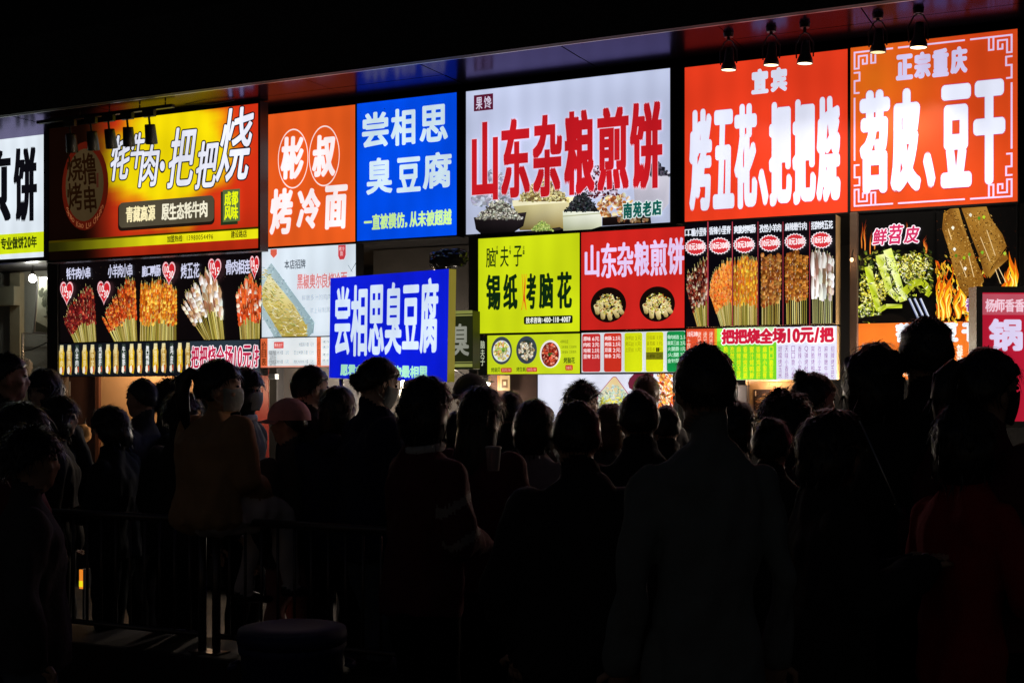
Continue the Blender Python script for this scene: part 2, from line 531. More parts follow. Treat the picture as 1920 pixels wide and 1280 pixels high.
def bulb(px, py, w_, rad, power, color, label, es=18.0, cord=.25):
    pl = front(w_); a, z = pl.at(px, py); p = pl.world(a, z)
    r = empty('hanging_bulb', p, 0, label, 'lamp')
    g = MAT('bulb glass', (1, .95, .85), .3, emit=tuple(color), es=es)
    V, F = ell_vf((0, 0, 0), (rad, rad, rad * 1.15)); obj('glass_bulb', mesh('glass_bulb', V, F, True), g, r)
    V, F = lathe_vf([(rad * .5, rad * 1.1), (rad * .55, rad * 1.5), (rad * .45, rad * 2.2)]); obj('socket', mesh('socket', V, F), M['black_metal'], r)
    V, F = tube_vf([(0, 0, rad * 2.1), (0.01, 0, rad * 2.2 + cord)], .004, 6); obj('cord', mesh('cord', V, F), M['wire'], r)
    point('bulb_light', (0, 0, 0), power, color, rad * 1.2, r)
    return r
bulb(61, 522, -.35, .034, 18.0, (1, .97, .86), 'bare white glowing bulb hanging in the grey leftmost stall', 30, .10)

def tube_lamp(px, w_, z, power, color, label, L_=.5):
    pl = front(w_); a, _ = pl.at(px)
    r = empty('stall_or_fill_lamp', pl.world(a, z), ROT, label, 'lamp')  # used for stall lamps and for added fill tubes
    V, F = tube_vf([(-L_ / 2, 0, 0), (L_ / 2, 0, 0)], .014, 8); obj('tube', mesh('tube', V, F), MAT('tube glow', (1, .9, .8), .4, emit=color, es=3), r)
    obj('batten', boxm('batten', -L_ / 2, L_ / 2, -.02, .02, .02, .05), M['alu'], r)
    point('tube_light', (0, 0, -.03), power, color, .06, r)
tube_lamp(258, -.30, 2.25, 70.0, (1, .62, .32), 'warm tube lamp inside the stall with the tan partition')
tube_lamp(1190, -.60, 2.3, 3.0, (1, .70, .42), 'warm tube lamp above the white screen stall')
tube_lamp(740, .0, 1.80, 26.0, (1, .88, .74), 'added white fill tube in the stall behind the blue box sign', .3)  # added for rim light on the crowd, hidden by the box sign
tube_lamp(585, .06, 1.70, 34.0, (1, .80, .62), 'added warm fill tube hidden behind the masked man, under the noodle price list', .14)  # added fill for the seated woman's right side
tube_lamp(905, -.1, 1.715, 8.0, (1, .85, .7), 'added fill tube left of the brown curtain, under the black side strip', .12)  # added stand-in for stall light near the curtain
tube_lamp(1325, .16, 1.70, 16.0, (1, .88, .76), 'added fill tube hidden behind the head of the tall man', .2)  # added rim source, kept out of view by the head
tube_lamp(1640, .06, 1.715, 22.0, (1, .80, .62), 'added fill tube under the orange price board, left part', .16)  # added stand-in for stall lighting, hidden by heads
tube_lamp(1745, .06, 1.715, 26.0, (1, .85, .7), 'added fill tube under the orange price board, behind the flat topped man', .16)  # added to light the edges of the near heads
tube_lamp(418, .05, 1.72, 12.0, (1, .70, .42), 'added warm fill tube under the skewer price strip', .12)  # added for a warm rim on the seated woman
tube_lamp(1452, -.03, 1.80, 9.0, (1, .70, .42), 'warm tube lamp over the tan board of food photos')
bulb(1597, 487, .10, .012, .8, (1, .60, .28), 'small warm lamp on the brown post between the right-hand menus', 2.2, .04)

# leftmost stall: duct, poster, cords, shelf bracket
pl = front(-.70)
a0, z0 = pl.at(27, 738); a1, z1 = pl.at(46, 512)
r_ = empty('cable_duct', pl.world(a0, z0), ROT, 'square grey duct with a box bend on the leftmost stall wall', 'duct')
dm = MAT('painted duct', (.17, .17, .12), .6, var=.15)
obj('pipe', boxm('pipe', 0, a1 - a0, -.06, 0, 0, z1 - z0, .004), dm, r_)
ax, zx = pl.at(14, 575); bx_, zy = pl.at(47, 538)
obj('junction_box', boxm('junction_box', ax - a0, bx_ - a0, -.14, -.061, zx - z0, zy - z0, .006), dm, r_)
pl = front(-.45)
s = Sign('poster', 'tilted paper poster with a sketched plant beside the bare bulb', Plane(pl.world(pl.at(66)[0], 0).xy, UD, .10), 66, 113, (521, 621), (521, 621), '8c8f7e', cat='poster', depth=.012,
         mat=M['poster'], facemat=M['poster'], border=.018, casemat=M['alu'])
s.start()
rp = random.Random(4)
for k in range(26):
    x = rp.gauss(.45, .16) * s.W; z = rp.gauss(.56, .13) * s.H; r = rp.uniform(.02, .05)
    th = rp.random() * 6.28
    s.p.poly([(x + r * .8 * math.cos(th + q) * (1 + .4 * math.sin(2 * q)), z + r * math.sin(th + q)) for q in np.linspace(0, 6.0, 9)], '3c4034' if k % 2 else '555a48')
    s.p.up()
s.p.poly([(0, 0), (s.W, 0), (s.W, s.H * .12), (s.W * .5, s.H * .10), (0, s.H * .2)], '35372c')
s.p.poly([(s.W * .3, s.H * .29), (s.W * .75, s.H * .32), (s.W * .74, s.H * .34), (s.W * .3, s.H * .31)], '2c2c26')
s.end()
pl = front(-.72)
def cord(name, pts, r, label, w_=-.66, mat=None, cat='cable'):
    P = []
    for px_, py_ in pts:
        q = front(w_); a, z = q.at(px_, py_); P.append(q.world(a, z))
    o = P[0].copy()
    V, F = tube_vf([p - o for p in P], r, 6)
    ob = obj(name, mesh(name, V, F, True), mat or M['wire'], None, o); tag(ob, label, cat)
    return ob
cord('cable', [(-20, 672), (20, 664), (60, 655), (92, 640), (108, 632)], .005, 'thin black cable sagging across the grey stall wall')
cord('shelf_bracket', [(43, 760), (43, 628), (43, 625), (84, 625)], .007, 'thin pale metal bracket on the grey stall wall', mat=M['alu'], cat='bracket')
cord('cable', [(843, 688), (870, 702), (900, 714), (925, 716)], .005, 'thin pale cable sagging right of the blue box sign', .05, M['alu'])
cord('cable', [(312, 190), (350, 196), (400, 195), (440, 188)], .004, 'loose black cable drooping from the lamp track over the yellow sign', .40)

# bundle of plastic wrap on top of the shuttered wall
def crumple(name, px_, py_, w_, rad, mat, label, cat, seed):
    q = front(w_); a, z = q.at(px_, py_); c = q.world(a, z)
    V, F = ell_vf((0, 0, 0), rad, 40, 26)
    V = [v * (1 + .38 * noise.noise(v * 9 + Vector((seed, 0, 0))) + .16 * noise.noise(v * 30 + Vector((seed, 3, 0)))) for v in V]
    o = obj(name, mesh(name, V, F), mat, None, c); o.rotation_euler = (0, 0, ROT); tag(o, label, cat); return o
crumple('plastic_wrap', 836, 487, .08, (.17, .08, .09), MAT('black plastic film', (.02, .02, .02), .12, var=.3), 'crumpled black plastic wrap bundled above the blue box sign', 'plastic wrap', 1)
crumple('plastic_bag', 765, 733, .0, (.075, .06, .11), MAT('clear plastic bag', (.35, .36, .33), .25, var=.3), 'crumpled pale plastic bag hanging below the blue box sign', 'bag', 5)
crumple('food_bag', 157, 812, .9, (.075, .05, .07), MAT('kraft paper', (.55, .28, .10), .6, var=.35, vscale=14), 'lit orange brown food parcel between two dark heads at left', 'food', 9)
crumple('hanging_rag', 52, 690, -.6, (.06, .03, .09), MAT('stained rag', (.16, .15, .13), .8, var=.6, vscale=18), 'stained rag hanging on the grey stall wall', 'rag', 12)
bulb(159, 800, .62, .02, 1.6, (1, .55, .22), 'small orange lamp on the counter behind the crowd at left', 6, .03)
# ------------------------------------------------------------------ painted pictures on the sign films
def jit(c, r, k=.12):
    q = [int(c[i:i + 2], 16) for i in (0, 2, 4)]; f = 1 + r.uniform(-k, k)
    return '%02x%02x%02x' % tuple(int(min(255, max(0, v * f + r.uniform(-8, 8)))) for v in q)

def skewers(s, n, b0, b1, tops, meat, seed, t0=.34, wd=2.6, stick=('c9b55a', 'e6d98c', '8a7a30'), clipy=None, pieces=9, tip=True, hl='ffd9a0', back='14090a'):
    """fan of n skewers: bottoms from b0 to b1 (px), tops follow the polyline tops (px), meat = palette"""
    r = random.Random(seed)
    def top(u):
        k = u * (len(tops) - 1); i = min(int(k), len(tops) - 2); f = k - i
        return (tops[i][0] * (1 - f) + tops[i + 1][0] * f, tops[i][1] * (1 - f) + tops[i + 1][1] * f)
    order = list(range(n)); r.shuffle(order)
    for i in order:
        u = (i + .5) / n
        B = (b0[0] + (b1[0] - b0[0]) * u + r.uniform(-.6, .6), b0[1] + (b1[1] - b0[1]) * u)
        T = top(min(1, max(0, u + r.uniform(-.02, .02)))); T = (T[0] + r.uniform(-1, 1), T[1] + r.uniform(-9, 9))
        dx, dy = T[0] - B[0], T[1] - B[1]; L = math.hypot(dx, dy) + 1e-6; nx, ny = -dy / L, dx / L
        def q(t, o): return (B[0] + dx * t + nx * o, B[1] + dy * t + ny * o)
        sw = .62 * r.uniform(.8, 1.3)
        sc_ = jit(r.choice(stick), r)
        s.px([q(0, sw * 1.5), q(1.0, sw * .4), q(1.0, -sw * .4), q(0, -sw * 1.5)], [sc_, jit(stick[1], r), sc_, jit(stick[2], r)])
        s.px([q(0, sw * 2.1), q(t0, sw * 1.4), q(t0, sw * .8), q(0, sw * 1.2)], back)
        s.p.up()
        tt = t0 + r.uniform(-.05, .06)
        e = .95 if tip else 1.0
        m = pieces + r.randint(-2, 2)
        for k in range(m):
            a = tt + (e - tt) * k / m; b = tt + (e - tt) * (k + 1.05) / m
            w0 = wd * r.uniform(.75, 1.12); w1 = wd * r.uniform(.75, 1.12)
            c1 = jit(r.choice(meat), r, .2); c2 = jit(r.choice(meat), r, .2); c3 = jit(meat[-1], r, .2)
            mid = (a + b) / 2
            s.px([q(a, w0 * .7), q(mid, w1), q(b, w0 * .6), q(b, -w1 * .6), q(mid, -w0), q(a, -w1 * .7)], [c1, c1, c2, c3, c3, c1])
            if r.random() < .38:
                s.p.up(.5)
                o = r.uniform(-.4, .6) * wd; hh = r.uniform(.15, .35)
                s.px([q(a, o), q(mid, o + hh), q(b - .01, o), q(mid, o - hh)], jit(hl, r, .1))
                s.p.up(-.5)
        s.p.up()

def heap(s, cx, cy, rx, ry, n, size, pal, seed, peak=0.0, shape='dome', ang=None):
    """heap of small grains; dome = filled above its base line, disk = everywhere"""
    r = random.Random(seed); g = []
    while len(g) < n:
        u = r.uniform(-1, 1); v = r.uniform(0, 1) if shape == 'dome' else r.uniform(-1, 1)
        lim = (1 - abs(u) ** 1.6) if shape == 'dome' else math.sqrt(max(0, 1 - u * u))
        if abs(v) > lim: continue
        g.append((u, v))
    if shape == 'dome':
        g.sort(key=lambda q: -q[1])
        s.px([(cx + u_ * rx * .93, cy - ry * .9 * (1 - abs(u_) ** 1.6)) for u_ in np.linspace(-1, 1, 15)], jit(pal[-1], r, .1)); s.p.up()
    for i, (u, v) in enumerate(g):
        x = cx + u * rx; y = cy - v * ry
        a = r.random() * 6.28 if ang is None else ang + r.gauss(0, .3)
        L_ = size * r.uniform(.7, 1.3); W_ = L_ * r.uniform(.45, .85)
        c = jit(r.choice(pal), r, .2); d = jit(r.choice(pal), r, .3)
        k = 6
        pts = [(x + L_ * math.cos(th) * math.cos(a) - W_ * math.sin(th) * math.sin(a), y + L_ * math.cos(th) * math.sin(a) + W_ * math.sin(th) * math.cos(a)) for th in [2 * math.pi * j / k for j in range(k)]]
        s.px(pts, [c, c, c, d, d, d])
        if i % 4 == 3: s.p.up()

def strips(s, x0, y0, x1, y1, n, L_, W_, pal, seed, ang=0.0, spread=.6, clip=None):
    r = random.Random(seed)
    for i in range(n):
        x = r.uniform(x0, x1); y = r.uniform(y0, y1)
        if clip and not clip(x, y): continue
        a = ang + r.gauss(0, spread); l_ = L_ * r.uniform(.5, 1.3); w_ = W_ * r.uniform(.6, 1.4)
        ca, sa = math.cos(a), math.sin(a); bend = r.uniform(-.3, .3) * l_
        c = jit(r.choice(pal), r, .2); d = jit(r.choice(pal), r, .2)
        pts = [(-l_, -w_ * .3), (0, -w_ + bend), (l_, -w_ * .3), (l_, w_ * .3), (0, w_ + bend), (-l_, w_ * .3)]
        s.px([(x + p * ca - q * sa, y + p * sa + q * ca) for p, q in pts], [c, d, c, c, d, c])
        if i % 3 == 2: s.p.up()

def flame(s, x, y, h, w_, seed, cols=('ff8a10', 'ffd21e', 'fff08a')):
    r = random.Random(seed); ph = r.random() * 6; ph2 = r.random() * 6; fork = r.uniform(.3, .8)
    for k, (f, col) in enumerate(((1, cols[0]), (.66, cols[1]), (.3, cols[2]))):
        n = 14; lf = []; rt = []
        for i in range(n):
            t = i / (n - 1); ww = w_ * f * (1 - t) ** .8 * (.75 + .45 * math.sin(ph2 + t * 9) * t) * min(1, .45 + t * 3)
            c = x + (math.sin(ph + t * 5.5) * .8 + math.sin(ph2 + t * 12) * .3) * w_ * t
            lf.append((c - ww, y - t * h * (f * .5 + .5))); rt.append((c + ww, y - t * h * (f * .5 + .5)))
        s.px(lf + rt[::-1], [col] * (2 * n)); s.p.up()

F0 = front(0.0)
NAME = 'lit name signs in a row above the stalls'
MENU = 'lit menu boards hung under the name signs'
# ---- leftmost white sign
s = Sign('shop_sign', 'white lit sign with black pancake lettering, cut off by the left edge of the photo', F0, -330, 83, (283, 507), (253, 482), 'e3edf6', NAME, border=.035,
         casemat=MAT('navy trim', (.01, .015, .06), .4))
s.start()
a, zt = s.P(82, 434); _, zb = s.P(82, 472)
s.p.poly([(0, zb), (s.W, zb), (s.W, zt), (0, zt)], 'd6e614'); s.end('stripe')
s.square = True
s.text('山东杂粮', -310, 306, -82, 445, '0a0a10', .012, name='lettering')
s.chars([('煎', -58, 288, 21, 421), ('饼', 26, 279, 70, 418)], '0a0a10', .013, bx=1.3)
s.text('专业做饼20年', 2, 447, 70, 468, '33400a', .0035)
# ---- yak meat sign
F2 = front(.28)
def yak(u, v):
    d1 = math.hypot((u - .58) / .36, (v - .72) / .56) + .30 * noise.noise(Vector((u * 4, v * 4, 1))) + .15 * noise.noise(Vector((u * 11, v * 11, 4)))
    g = min(1, max(0, (1.12 - d1) / .55)); g = g * g * (3 - 2 * g)
    red = np.array([214, 50, 20]); yel = np.array([250, 224, 8]); c = red * (1 - g) + yel * g
    c = c * (1 - .12 * max(0, .45 - v))
    k = min(1, max(0, (u - .17) / .22)); k = .03 + .95 * k * k * (3 - 2 * k)          # left end darkened in the colour, for dead tubes behind it
    k *= 1 - .35 * max(0, .3 - v) / .3 * (1 - u * .5)
    return tuple(c * k ** .8)
s = Sign('shop_sign', 'red and yellow yak meat skewer sign whose left end is unlit', F2, 92, 485, (236, 489), (190, 465), yak, NAME, border=.02, top=3.97)
s.start(); s.rect(92, 452, 485, 469, '3a3000')
s.end('stripe_shade')
s.start()
a, zt = s.P(484, 429); _, zb = s.P(484, 447)
for i in range(24):
    u0, u1 = i / 24, (i + 1) / 24
    def cc(u):
        k = min(1, max(0, (u - .05) / .5)); k = .16 + .84 * k; return (235 * k, 228 * k, 20 * k)  # stripe colour dimmed towards the unlit left end
    s.p.poly([(u0 * s.W, zb), (u1 * s.W, zb), (u1 * s.W, zt), (u0 * s.W, zt)], [cc(u0), cc(u1), cc(u1), cc(u0)])
s.end('stripe')
s.start(); s.ell(160, 349, 44, 83, '4a1006'); s.p.up(2); s.ell(159, 347, 36, 68, '3c2f1c'); s.end('logo_disc')
s.chars([('烧', 126, 294, 156, 342), ('烤', 127, 344, 155, 396), ('撸', 155, 288, 181, 348), ('串', 158, 350, 181, 400)], '190a02', .004, shear=-.1)
s.start()
txt = 'Shao Kao Lu Chuan'; cx_, cz_ = s.P(160, 349); bx_, _ = s.P(204, 349); _, tz_ = s.P(160, 266)
for i, ch in enumerate(txt):
    if ch == ' ': continue
    th = math.radians(215 + i * (110 / (len(txt) - 1)))
    x = cx_ + (bx_ - cx_) * .90 * math.cos(th); z = cz_ + (tz_ - cz_) * .905 * math.sin(th)
    hh = .05 if not ch.islower() or ch in 'h' else .036
    s.char(ch, x - .014, z - hh / 2, x + .014, z + hh / 2, '8a5030', rot=(-1 if th < 4.71 else 1) * .9 * abs(math.cos(th)))
s.end('lettering')
s.start(); s.rect(182, 325, 186, 352, '3a1a10'); s.end('seal')
s.chars([('牦', 210, 256, 245, 340), ('牛', 247, 251, 272, 318), ('肉', 265, 274, 298, 352), ('把', 319, 242, 367, 354), ('把', 370, 267, 409, 356), ('烧', 413, 206, 473, 343)],
        'eef0ff', .006, out='151018', outr=.011, shear=.16, name='lettering')
s.start(); s.ell(306, 312, 6.5, 13, '151018'); s.p.up(2); s.ell(306, 312, 4.6, 9.5, 'eef0ff'); s.end('dot')
s.start(); s.rrect(223, 383, 404, 434, '1c120c', .04); s.p.up(2); s.rrect(225, 381, 403, 428, '4d4636', .04); s.end('plaque')
s.text('青藏高源', 238, 389, 293, 417, 'f3e6b4', .0035)
s.text('原生态牦牛肉', 305, 384, 391, 413, 'f0ead0', .0035)
s.start(); s.rect(416, 360, 448, 423, '22301a'); s.p.up(2); s.rect(420, 357, 452, 417, '56683c'); s.end('plaque')
s.text('成都', 423, 361, 449, 386, 'e2ee10', .003); s.text('风味', 423, 388, 449, 413, 'e2ee10', .003)
s.text('加盟热线:', 316, 443, 347, 455, '241c08', .001); s.text('13980054496', 352, 442, 403, 452, '3a3408', .0003)
s.text('建设路店', 436, 434, 466, 447, '241c08', .001)
# ---- orange cold noodle sign
s = Sign('shop_sign', 'orange lit sign with two white circles and grilled cold noodle lettering', F0, 492, 667, (216, 464), (197, 453), 'e55a1e', NAME, border=.012)
s.start(); s.ell(549.6, 297.7, 28.6, 56, 'ffe9e4', 44, ring=.045); s.p.up(); s.ell(608, 292.6, 29, 57, 'ffe9e4', 44, ring=.045); s.end('circles')
s.chars([('彬', 527, 258, 570, 338), ('叔', 586, 255, 630, 334), ('烤', 507, 355, 549, 441), ('冷', 557, 355, 601, 431), ('面', 609, 349, 651, 431)], 'fff2f4', .012, shear=.04, nb=12)
# ---- blue sign
s = Sign('shop_sign', 'blue lit name sign with two rows of pale stinky tofu lettering', F0, 669.5, 857, (195, 453), (173.5, 440), '004be6', NAME, border=.012)
s.chars([('尝', 679, 213, 729, 279), ('相', 733, 206, 779, 275), ('思', 787, 200, 840, 269), ('臭', 687, 298, 736, 366), ('豆', 744, 297, 789, 362), ('腐', 793, 288, 847, 356)], 'd2e8f4', .0085, nb=12)
s.text('一直被模仿，从未被超越', 683, 404, 847, 431, 'c8f09a', .004)
# ---- white multigrain pancake sign
def wht(u, v):
    k = 1 - .10 * abs(u - .45) - .08 * (1 - v); return (203 * k, 212 * k, 243 * k)
s = Sign('shop_sign', 'white lit sign with big red multigrain pancake lettering above bowls of grain', F0, 874, 1257, (173, 441), (127, 416), wht, NAME, border=.014)
s.start()
heap(s, 925, 385, 42, 72, 130, 6, ['a9adc0', 'b6bacb', '9699a8'], 5, shape='dome'); s.p.up(2)
heap(s, 1120, 372, 46, 64, 170, 3.4, ['3a1420', '541a28', '2a1218', '6d2a36', 'c9c3d6'], 6); s.p.up(2)
s.px([(1187, 330), (1256, 322), (1254, 382), (1238, 402), (1192, 402)], ['b9b6c2', 'd2d0de', 'c9c6d3', 'a8a5b4', 'a29ead']); s.p.up()
heap(s, 1230, 330, 27, 26, 90, 3.2, ['16161e', '26262e', '0c0c12', '5a5a6a'], 7); s.p.up(2)
s.end('artwork')
s.start()
s.px([(961, 376), (1077, 369), (1072, 424), (1050, 431), (975, 432)], ['cfc488', 'e8dfae', 'a78f4a', '8a7434', '6b5a2a']); s.p.up()
s.px([(961, 376), (1077, 369), (1076, 379), (962, 387)], 'f0e9c4'); s.p.up()
heap(s, 1019, 378, 50, 46, 210, 3.3, ['c9bb7e', 'e3d9a6', '9b8a4a', '6e5f33'], 8); s.p.up(2)
s.px([(889, 408), (988, 398), (982, 424), (962, 437), (905, 441), (893, 430)], ['171215', '2a2226', '120d10', '0c090b', '0a0709', '0d0a0c']); s.p.up()
heap(s, 937, 412, 46, 38, 240, 2.4, ['b9b7a6', '8c8b7c', 'd5d4c6', '52514a'], 9); s.p.up(2)
s.px([(1056, 396), (1129, 390), (1129, 424), (1110, 430), (1057, 433)], ['dfe4cf', 'f4f6ea', 'cfd3b8', 'b0b494', '9aa07e']); s.p.up()
s.px([(1056, 405), (1129, 399), (1129, 401), (1056, 407)], 'a9ad8a'); s.p.up()
heap(s, 1092, 397, 34, 36, 190, 2.6, ['14161a', '2c3034', '43484c', '0a0b0e'], 10); s.p.up(2)
heap(s, 1156, 390, 33, 26, 110, 4.6, ['c79a5a', 'e8cf9a', 'f0e6d0', '8e4a26', 'b86a34'], 11, shape='disk'); s.p.up(2)
s.px([(1130, 408), (1220, 403), (1222, 419), (1130, 424)], ['1a1010', '241a16', '0e0a0a', '0e0808']); s.p.up()
heap(s, 1185, 412, 30, 5, 26, 4, ['8c6a44', '6a3a22', 'b09a7a'], 14, shape='disk'); s.p.up()
s.px([(986, 437), (1050, 426), (1056, 429), (1050, 432), (992, 437)], '2a2420'); s.p.up()
heap(s, 1018, 433, 22, 18, 130, 1.9, ['9cae58', 'b9c878', '76883a'], 12)
s.end('artwork')
s.square = True
s.chars([('山', 886, 232, 935, 378), ('东', 941, 225, 995, 373), ('杂', 1000, 219, 1055, 371), ('粮', 1059, 210, 1116, 368), ('煎', 1121, 204, 1180, 360), ('饼', 1182, 195, 1243, 358)],
        'c31821', .015, out='e9c8dc', outr=.004, bx=.8, name='lettering', nb=8)
s.square = False
s.start(); s.rect(890, 180, 926, 210, '5a1430'); s.end('seal')
s.chars([('果', 894, 184, 906, 207), ('馋', 909, 182, 923, 205)], 'd8cfe6', .0012)
s.chars([('南', 1170, 381, 1187, 411), ('苑', 1188, 379, 1205, 409), ('老', 1206, 378, 1223, 407), ('店', 1224, 376, 1242, 405)], '0e5e54', .0045, out='dff0ee', outr=.006)
# ---- the two red signs on the right
s = Sign('shop_sign', 'red lit sign with swollen white pork belly skewer lettering', F0, 1284, 1592, (127, 417), (92, 397), 'e63c1e', NAME, border=.010)
s.chars([('宜', 1409, 131, 1441, 178), ('宾', 1445, 128, 1476, 174)], 'dfe4f8', .009, nb=12)
s.chars([('烤', 1293, 207, 1335, 397), ('五', 1337, 208, 1377, 393), ('花', 1377, 197, 1420, 393), ('、', 1422, 316, 1441, 387), ('把', 1442, 193, 1485, 388), ('把', 1486, 188, 1530, 385), ('烧', 1531, 183, 1576, 381)],
        'e4e8fb', .021, out='c8406a', outr=.0035, nb=14, bx=.62)
s = Sign('shop_sign', 'orange red lit sign with white key pattern border and sweet potato noodle lettering', F0, 1592.5, 1908, (92, 397), (53, 378), lambda u, v: (214 + 14 * max(0, 1 - 2.2 * math.hypot(u - .15, v - .8)), 70 + 40 * max(0, 1 - 1.8 * math.hypot(u - .15, v - .8)), 24), NAME, border=.010)  # lamp glow at upper left painted into the face colour
s.chars([('正', 1680, 104, 1712, 152), ('宗', 1714, 99, 1745, 149), ('重', 1748, 93, 1779, 146), ('庆', 1782, 89, 1814, 140)], 'd5cdf2', .009, nb=12)
s.chars([('苕', 1612, 172, 1669, 365), ('皮', 1670, 169, 1727, 362), ('、', 1731, 285, 1754, 354), ('豆', 1764, 161, 1822, 354), ('干', 1825, 153, 1885, 348)],
        'e9edff', .025, out='b83a80', outr=.0035, nb=14, bx=.75)
s.start()
W_, H_ = s.W, s.H; tk = .011; mg = .035
def bar(x0, z0, x1, z1): s.p.poly([(x0, z0), (x1, z0), (x1, z1), (x0, z1)], 'e6ccf0')
def path(pts, mx, mz):
    for (x0, z0), (x1, z1) in zip(pts[:-1], pts[1:]):
        xa, xb = sorted((x0, x1)); za, zb_ = sorted((z0, z1))
        xa -= tk / 2; xb += tk / 2; za -= tk / 2; zb_ += tk / 2
        if mx: xa, xb = W_ - xb, W_ - xa
        if mz: za, zb_ = H_ - zb_, H_ - za
        bar(xa, za, xb, zb_); s.p.up(.3)
g = .027
for mx in (0, 1):
    for mz in (0, 1):
        o = mg
        path([(o, o), (o, o + 4 * g), (o + g, o + 4 * g), (o + g, o + g), (o + 3 * g, o + g), (o + 3 * g, o + 3 * g), (o + 2 * g, o + 3 * g), (o + 2 * g, o + 2 * g)], mx, mz)
        path([(o, o), (o + 5 * g, o), (o + 5 * g, o + 3 * g), (o + 4 * g, o + 3 * g), (o + 4 * g, o), ], mx, mz)
        path([(o + 5 * g, o), (o + 9 * g, o)], mx, mz)
        path([(o, o + 5 * g), (o + 1.2 * g, o + 5 * g), (o + 1.2 * g, o + 7 * g), (o, o + 7 * g), (o, o + 10 * g), (o + g, o + 10 * g)], mx, mz)
bar(mg + .28, mg - tk / 2, W_ - mg - .28, mg + tk / 2); bar(mg + .28, H_ - mg - tk / 2, W_ - mg - .28, H_ - mg + tk / 2)
bar(mg - tk / 2, mg + .30, mg + tk / 2, H_ - mg - .30); bar(W_ - mg - tk / 2, mg + .30, W_ - mg + tk / 2, H_ - mg - .30)
s.end('key_pattern')

# ---- second row: menus
s = Sign('menu_board', 'black lit menu with five bundles of skewers and red heart price tags, at left', F0, 113, 489, (491, 642), (474, 634.5), '0a0608', MENU, border=.006)
s.start()
skewers(s, 30, (140, 642), (181, 640), [(119, 602), (128, 575), (150, 555), (162, 534), (176, 545)], ['7a1e1c', '9c2e22', '5e1416', 'b84a34', '46100f'], 21, t0=.36, wd=2.6)
skewers(s, 38, (216, 641), (258, 640), [(192, 600), (205, 575), (222, 545), (240, 520), (252, 525)], ['d4541c', 'e87a2a', 'b53c14', 'f09a3a', '8e2c10'], 22, t0=.38, wd=2.4)
skewers(s, 36, (263, 640), (331, 638), [(265, 532), (285, 530), (300, 524), (318, 530), (332, 538)], ['e08a22', 'f0a834', 'd46a18', 'f7c850', 'a8480f'], 23, t0=.30, wd=2.5)
skewers(s, 28, (385, 637), (422, 636), [(340, 572), (352, 545), (372, 525), (386, 506), (400, 520), (414, 532)], ['e8dcc4', 'f5efe0', 'c9a27c', 'fffdf2', '9a6a48'], 24, t0=.40, wd=3.6, pieces=5, hl='ffffff')
skewers(s, 24, (452, 636), (488, 635), [(444, 552), (455, 535), (468, 512), (478, 530), (489, 535)], ['c84418', 'e0642a', 'f2e4d0', '8e280f', 'd85a28'], 25, t0=.32, wd=3.0, pieces=6)
rp = random.Random(8)
for k in range(90):
    x = rp.uniform(116, 486); y = rp.uniform(488, 545); z_ = rp.uniform(.4, .9)
    s.px([(x, y), (x + z_, y + z_ * .5), (x + z_ * .6, y + z_ * 1.6)], rp.choice(['b8a080', '8a6a4a', 'd8d0c0', '5a4030']))
s.end('artwork')
for t, x0, x1, y0, y1 in (('牦牛肉小串', 126, 171, 503, 524), ('小羊肉小串', 204, 250, 497, 521), ('脆口鸭肠', 268, 303, 499, 519), ('烤五花', 341, 376, 495, 522), ('骨肉相连', 425, 471, 489, 515)):
    s.text(t, x0, y0, x1, y1, 'd6d8f4', .0018, rot=.08)
def heart(s, x, y, rx, ry, col):
    pts = []
    for k in range(30):
        t = 2 * math.pi * k / 30
        hx = 16 * math.sin(t) ** 3; hy = 13 * math.cos(t) - 5 * math.cos(2 * t) - 2 * math.cos(3 * t) - math.cos(4 * t)
        pts.append((x + hx / 16 * rx, y - (hy + 2.5) / 14.5 * ry))
    s.px(pts, col); s.p.up(3)
for x, y, pr in ((127.6, 551, '30'), (198, 550, '30'), (320.5, 514, '30'), (407, 508, '15'), (482, 503, '15')):
    rx = 12.5 if x < 470 else 9
    s.start(); heart(s, x, y, rx, 23, 'ee9aa6'); heart(s, x, y, rx * .93, 21.5, 'f6e6ea'); heart(s, x, y, rx * .86, 20, 'd0252e'); s.end('price_heart')
    s.text('10', x - rx * .75, y - 15, x + rx * .05, y - 1, 'ffffff', .0012, own=True, nb=4)
    s.text(pr, x - rx * .05, y - 6, x + rx * .75, y + 9, 'ffffff', .0012, own=True, nb=4)
    s.text('元串', x - rx * .7, y + 1, x - rx * .1, y + 6, 'ffffff', .0)
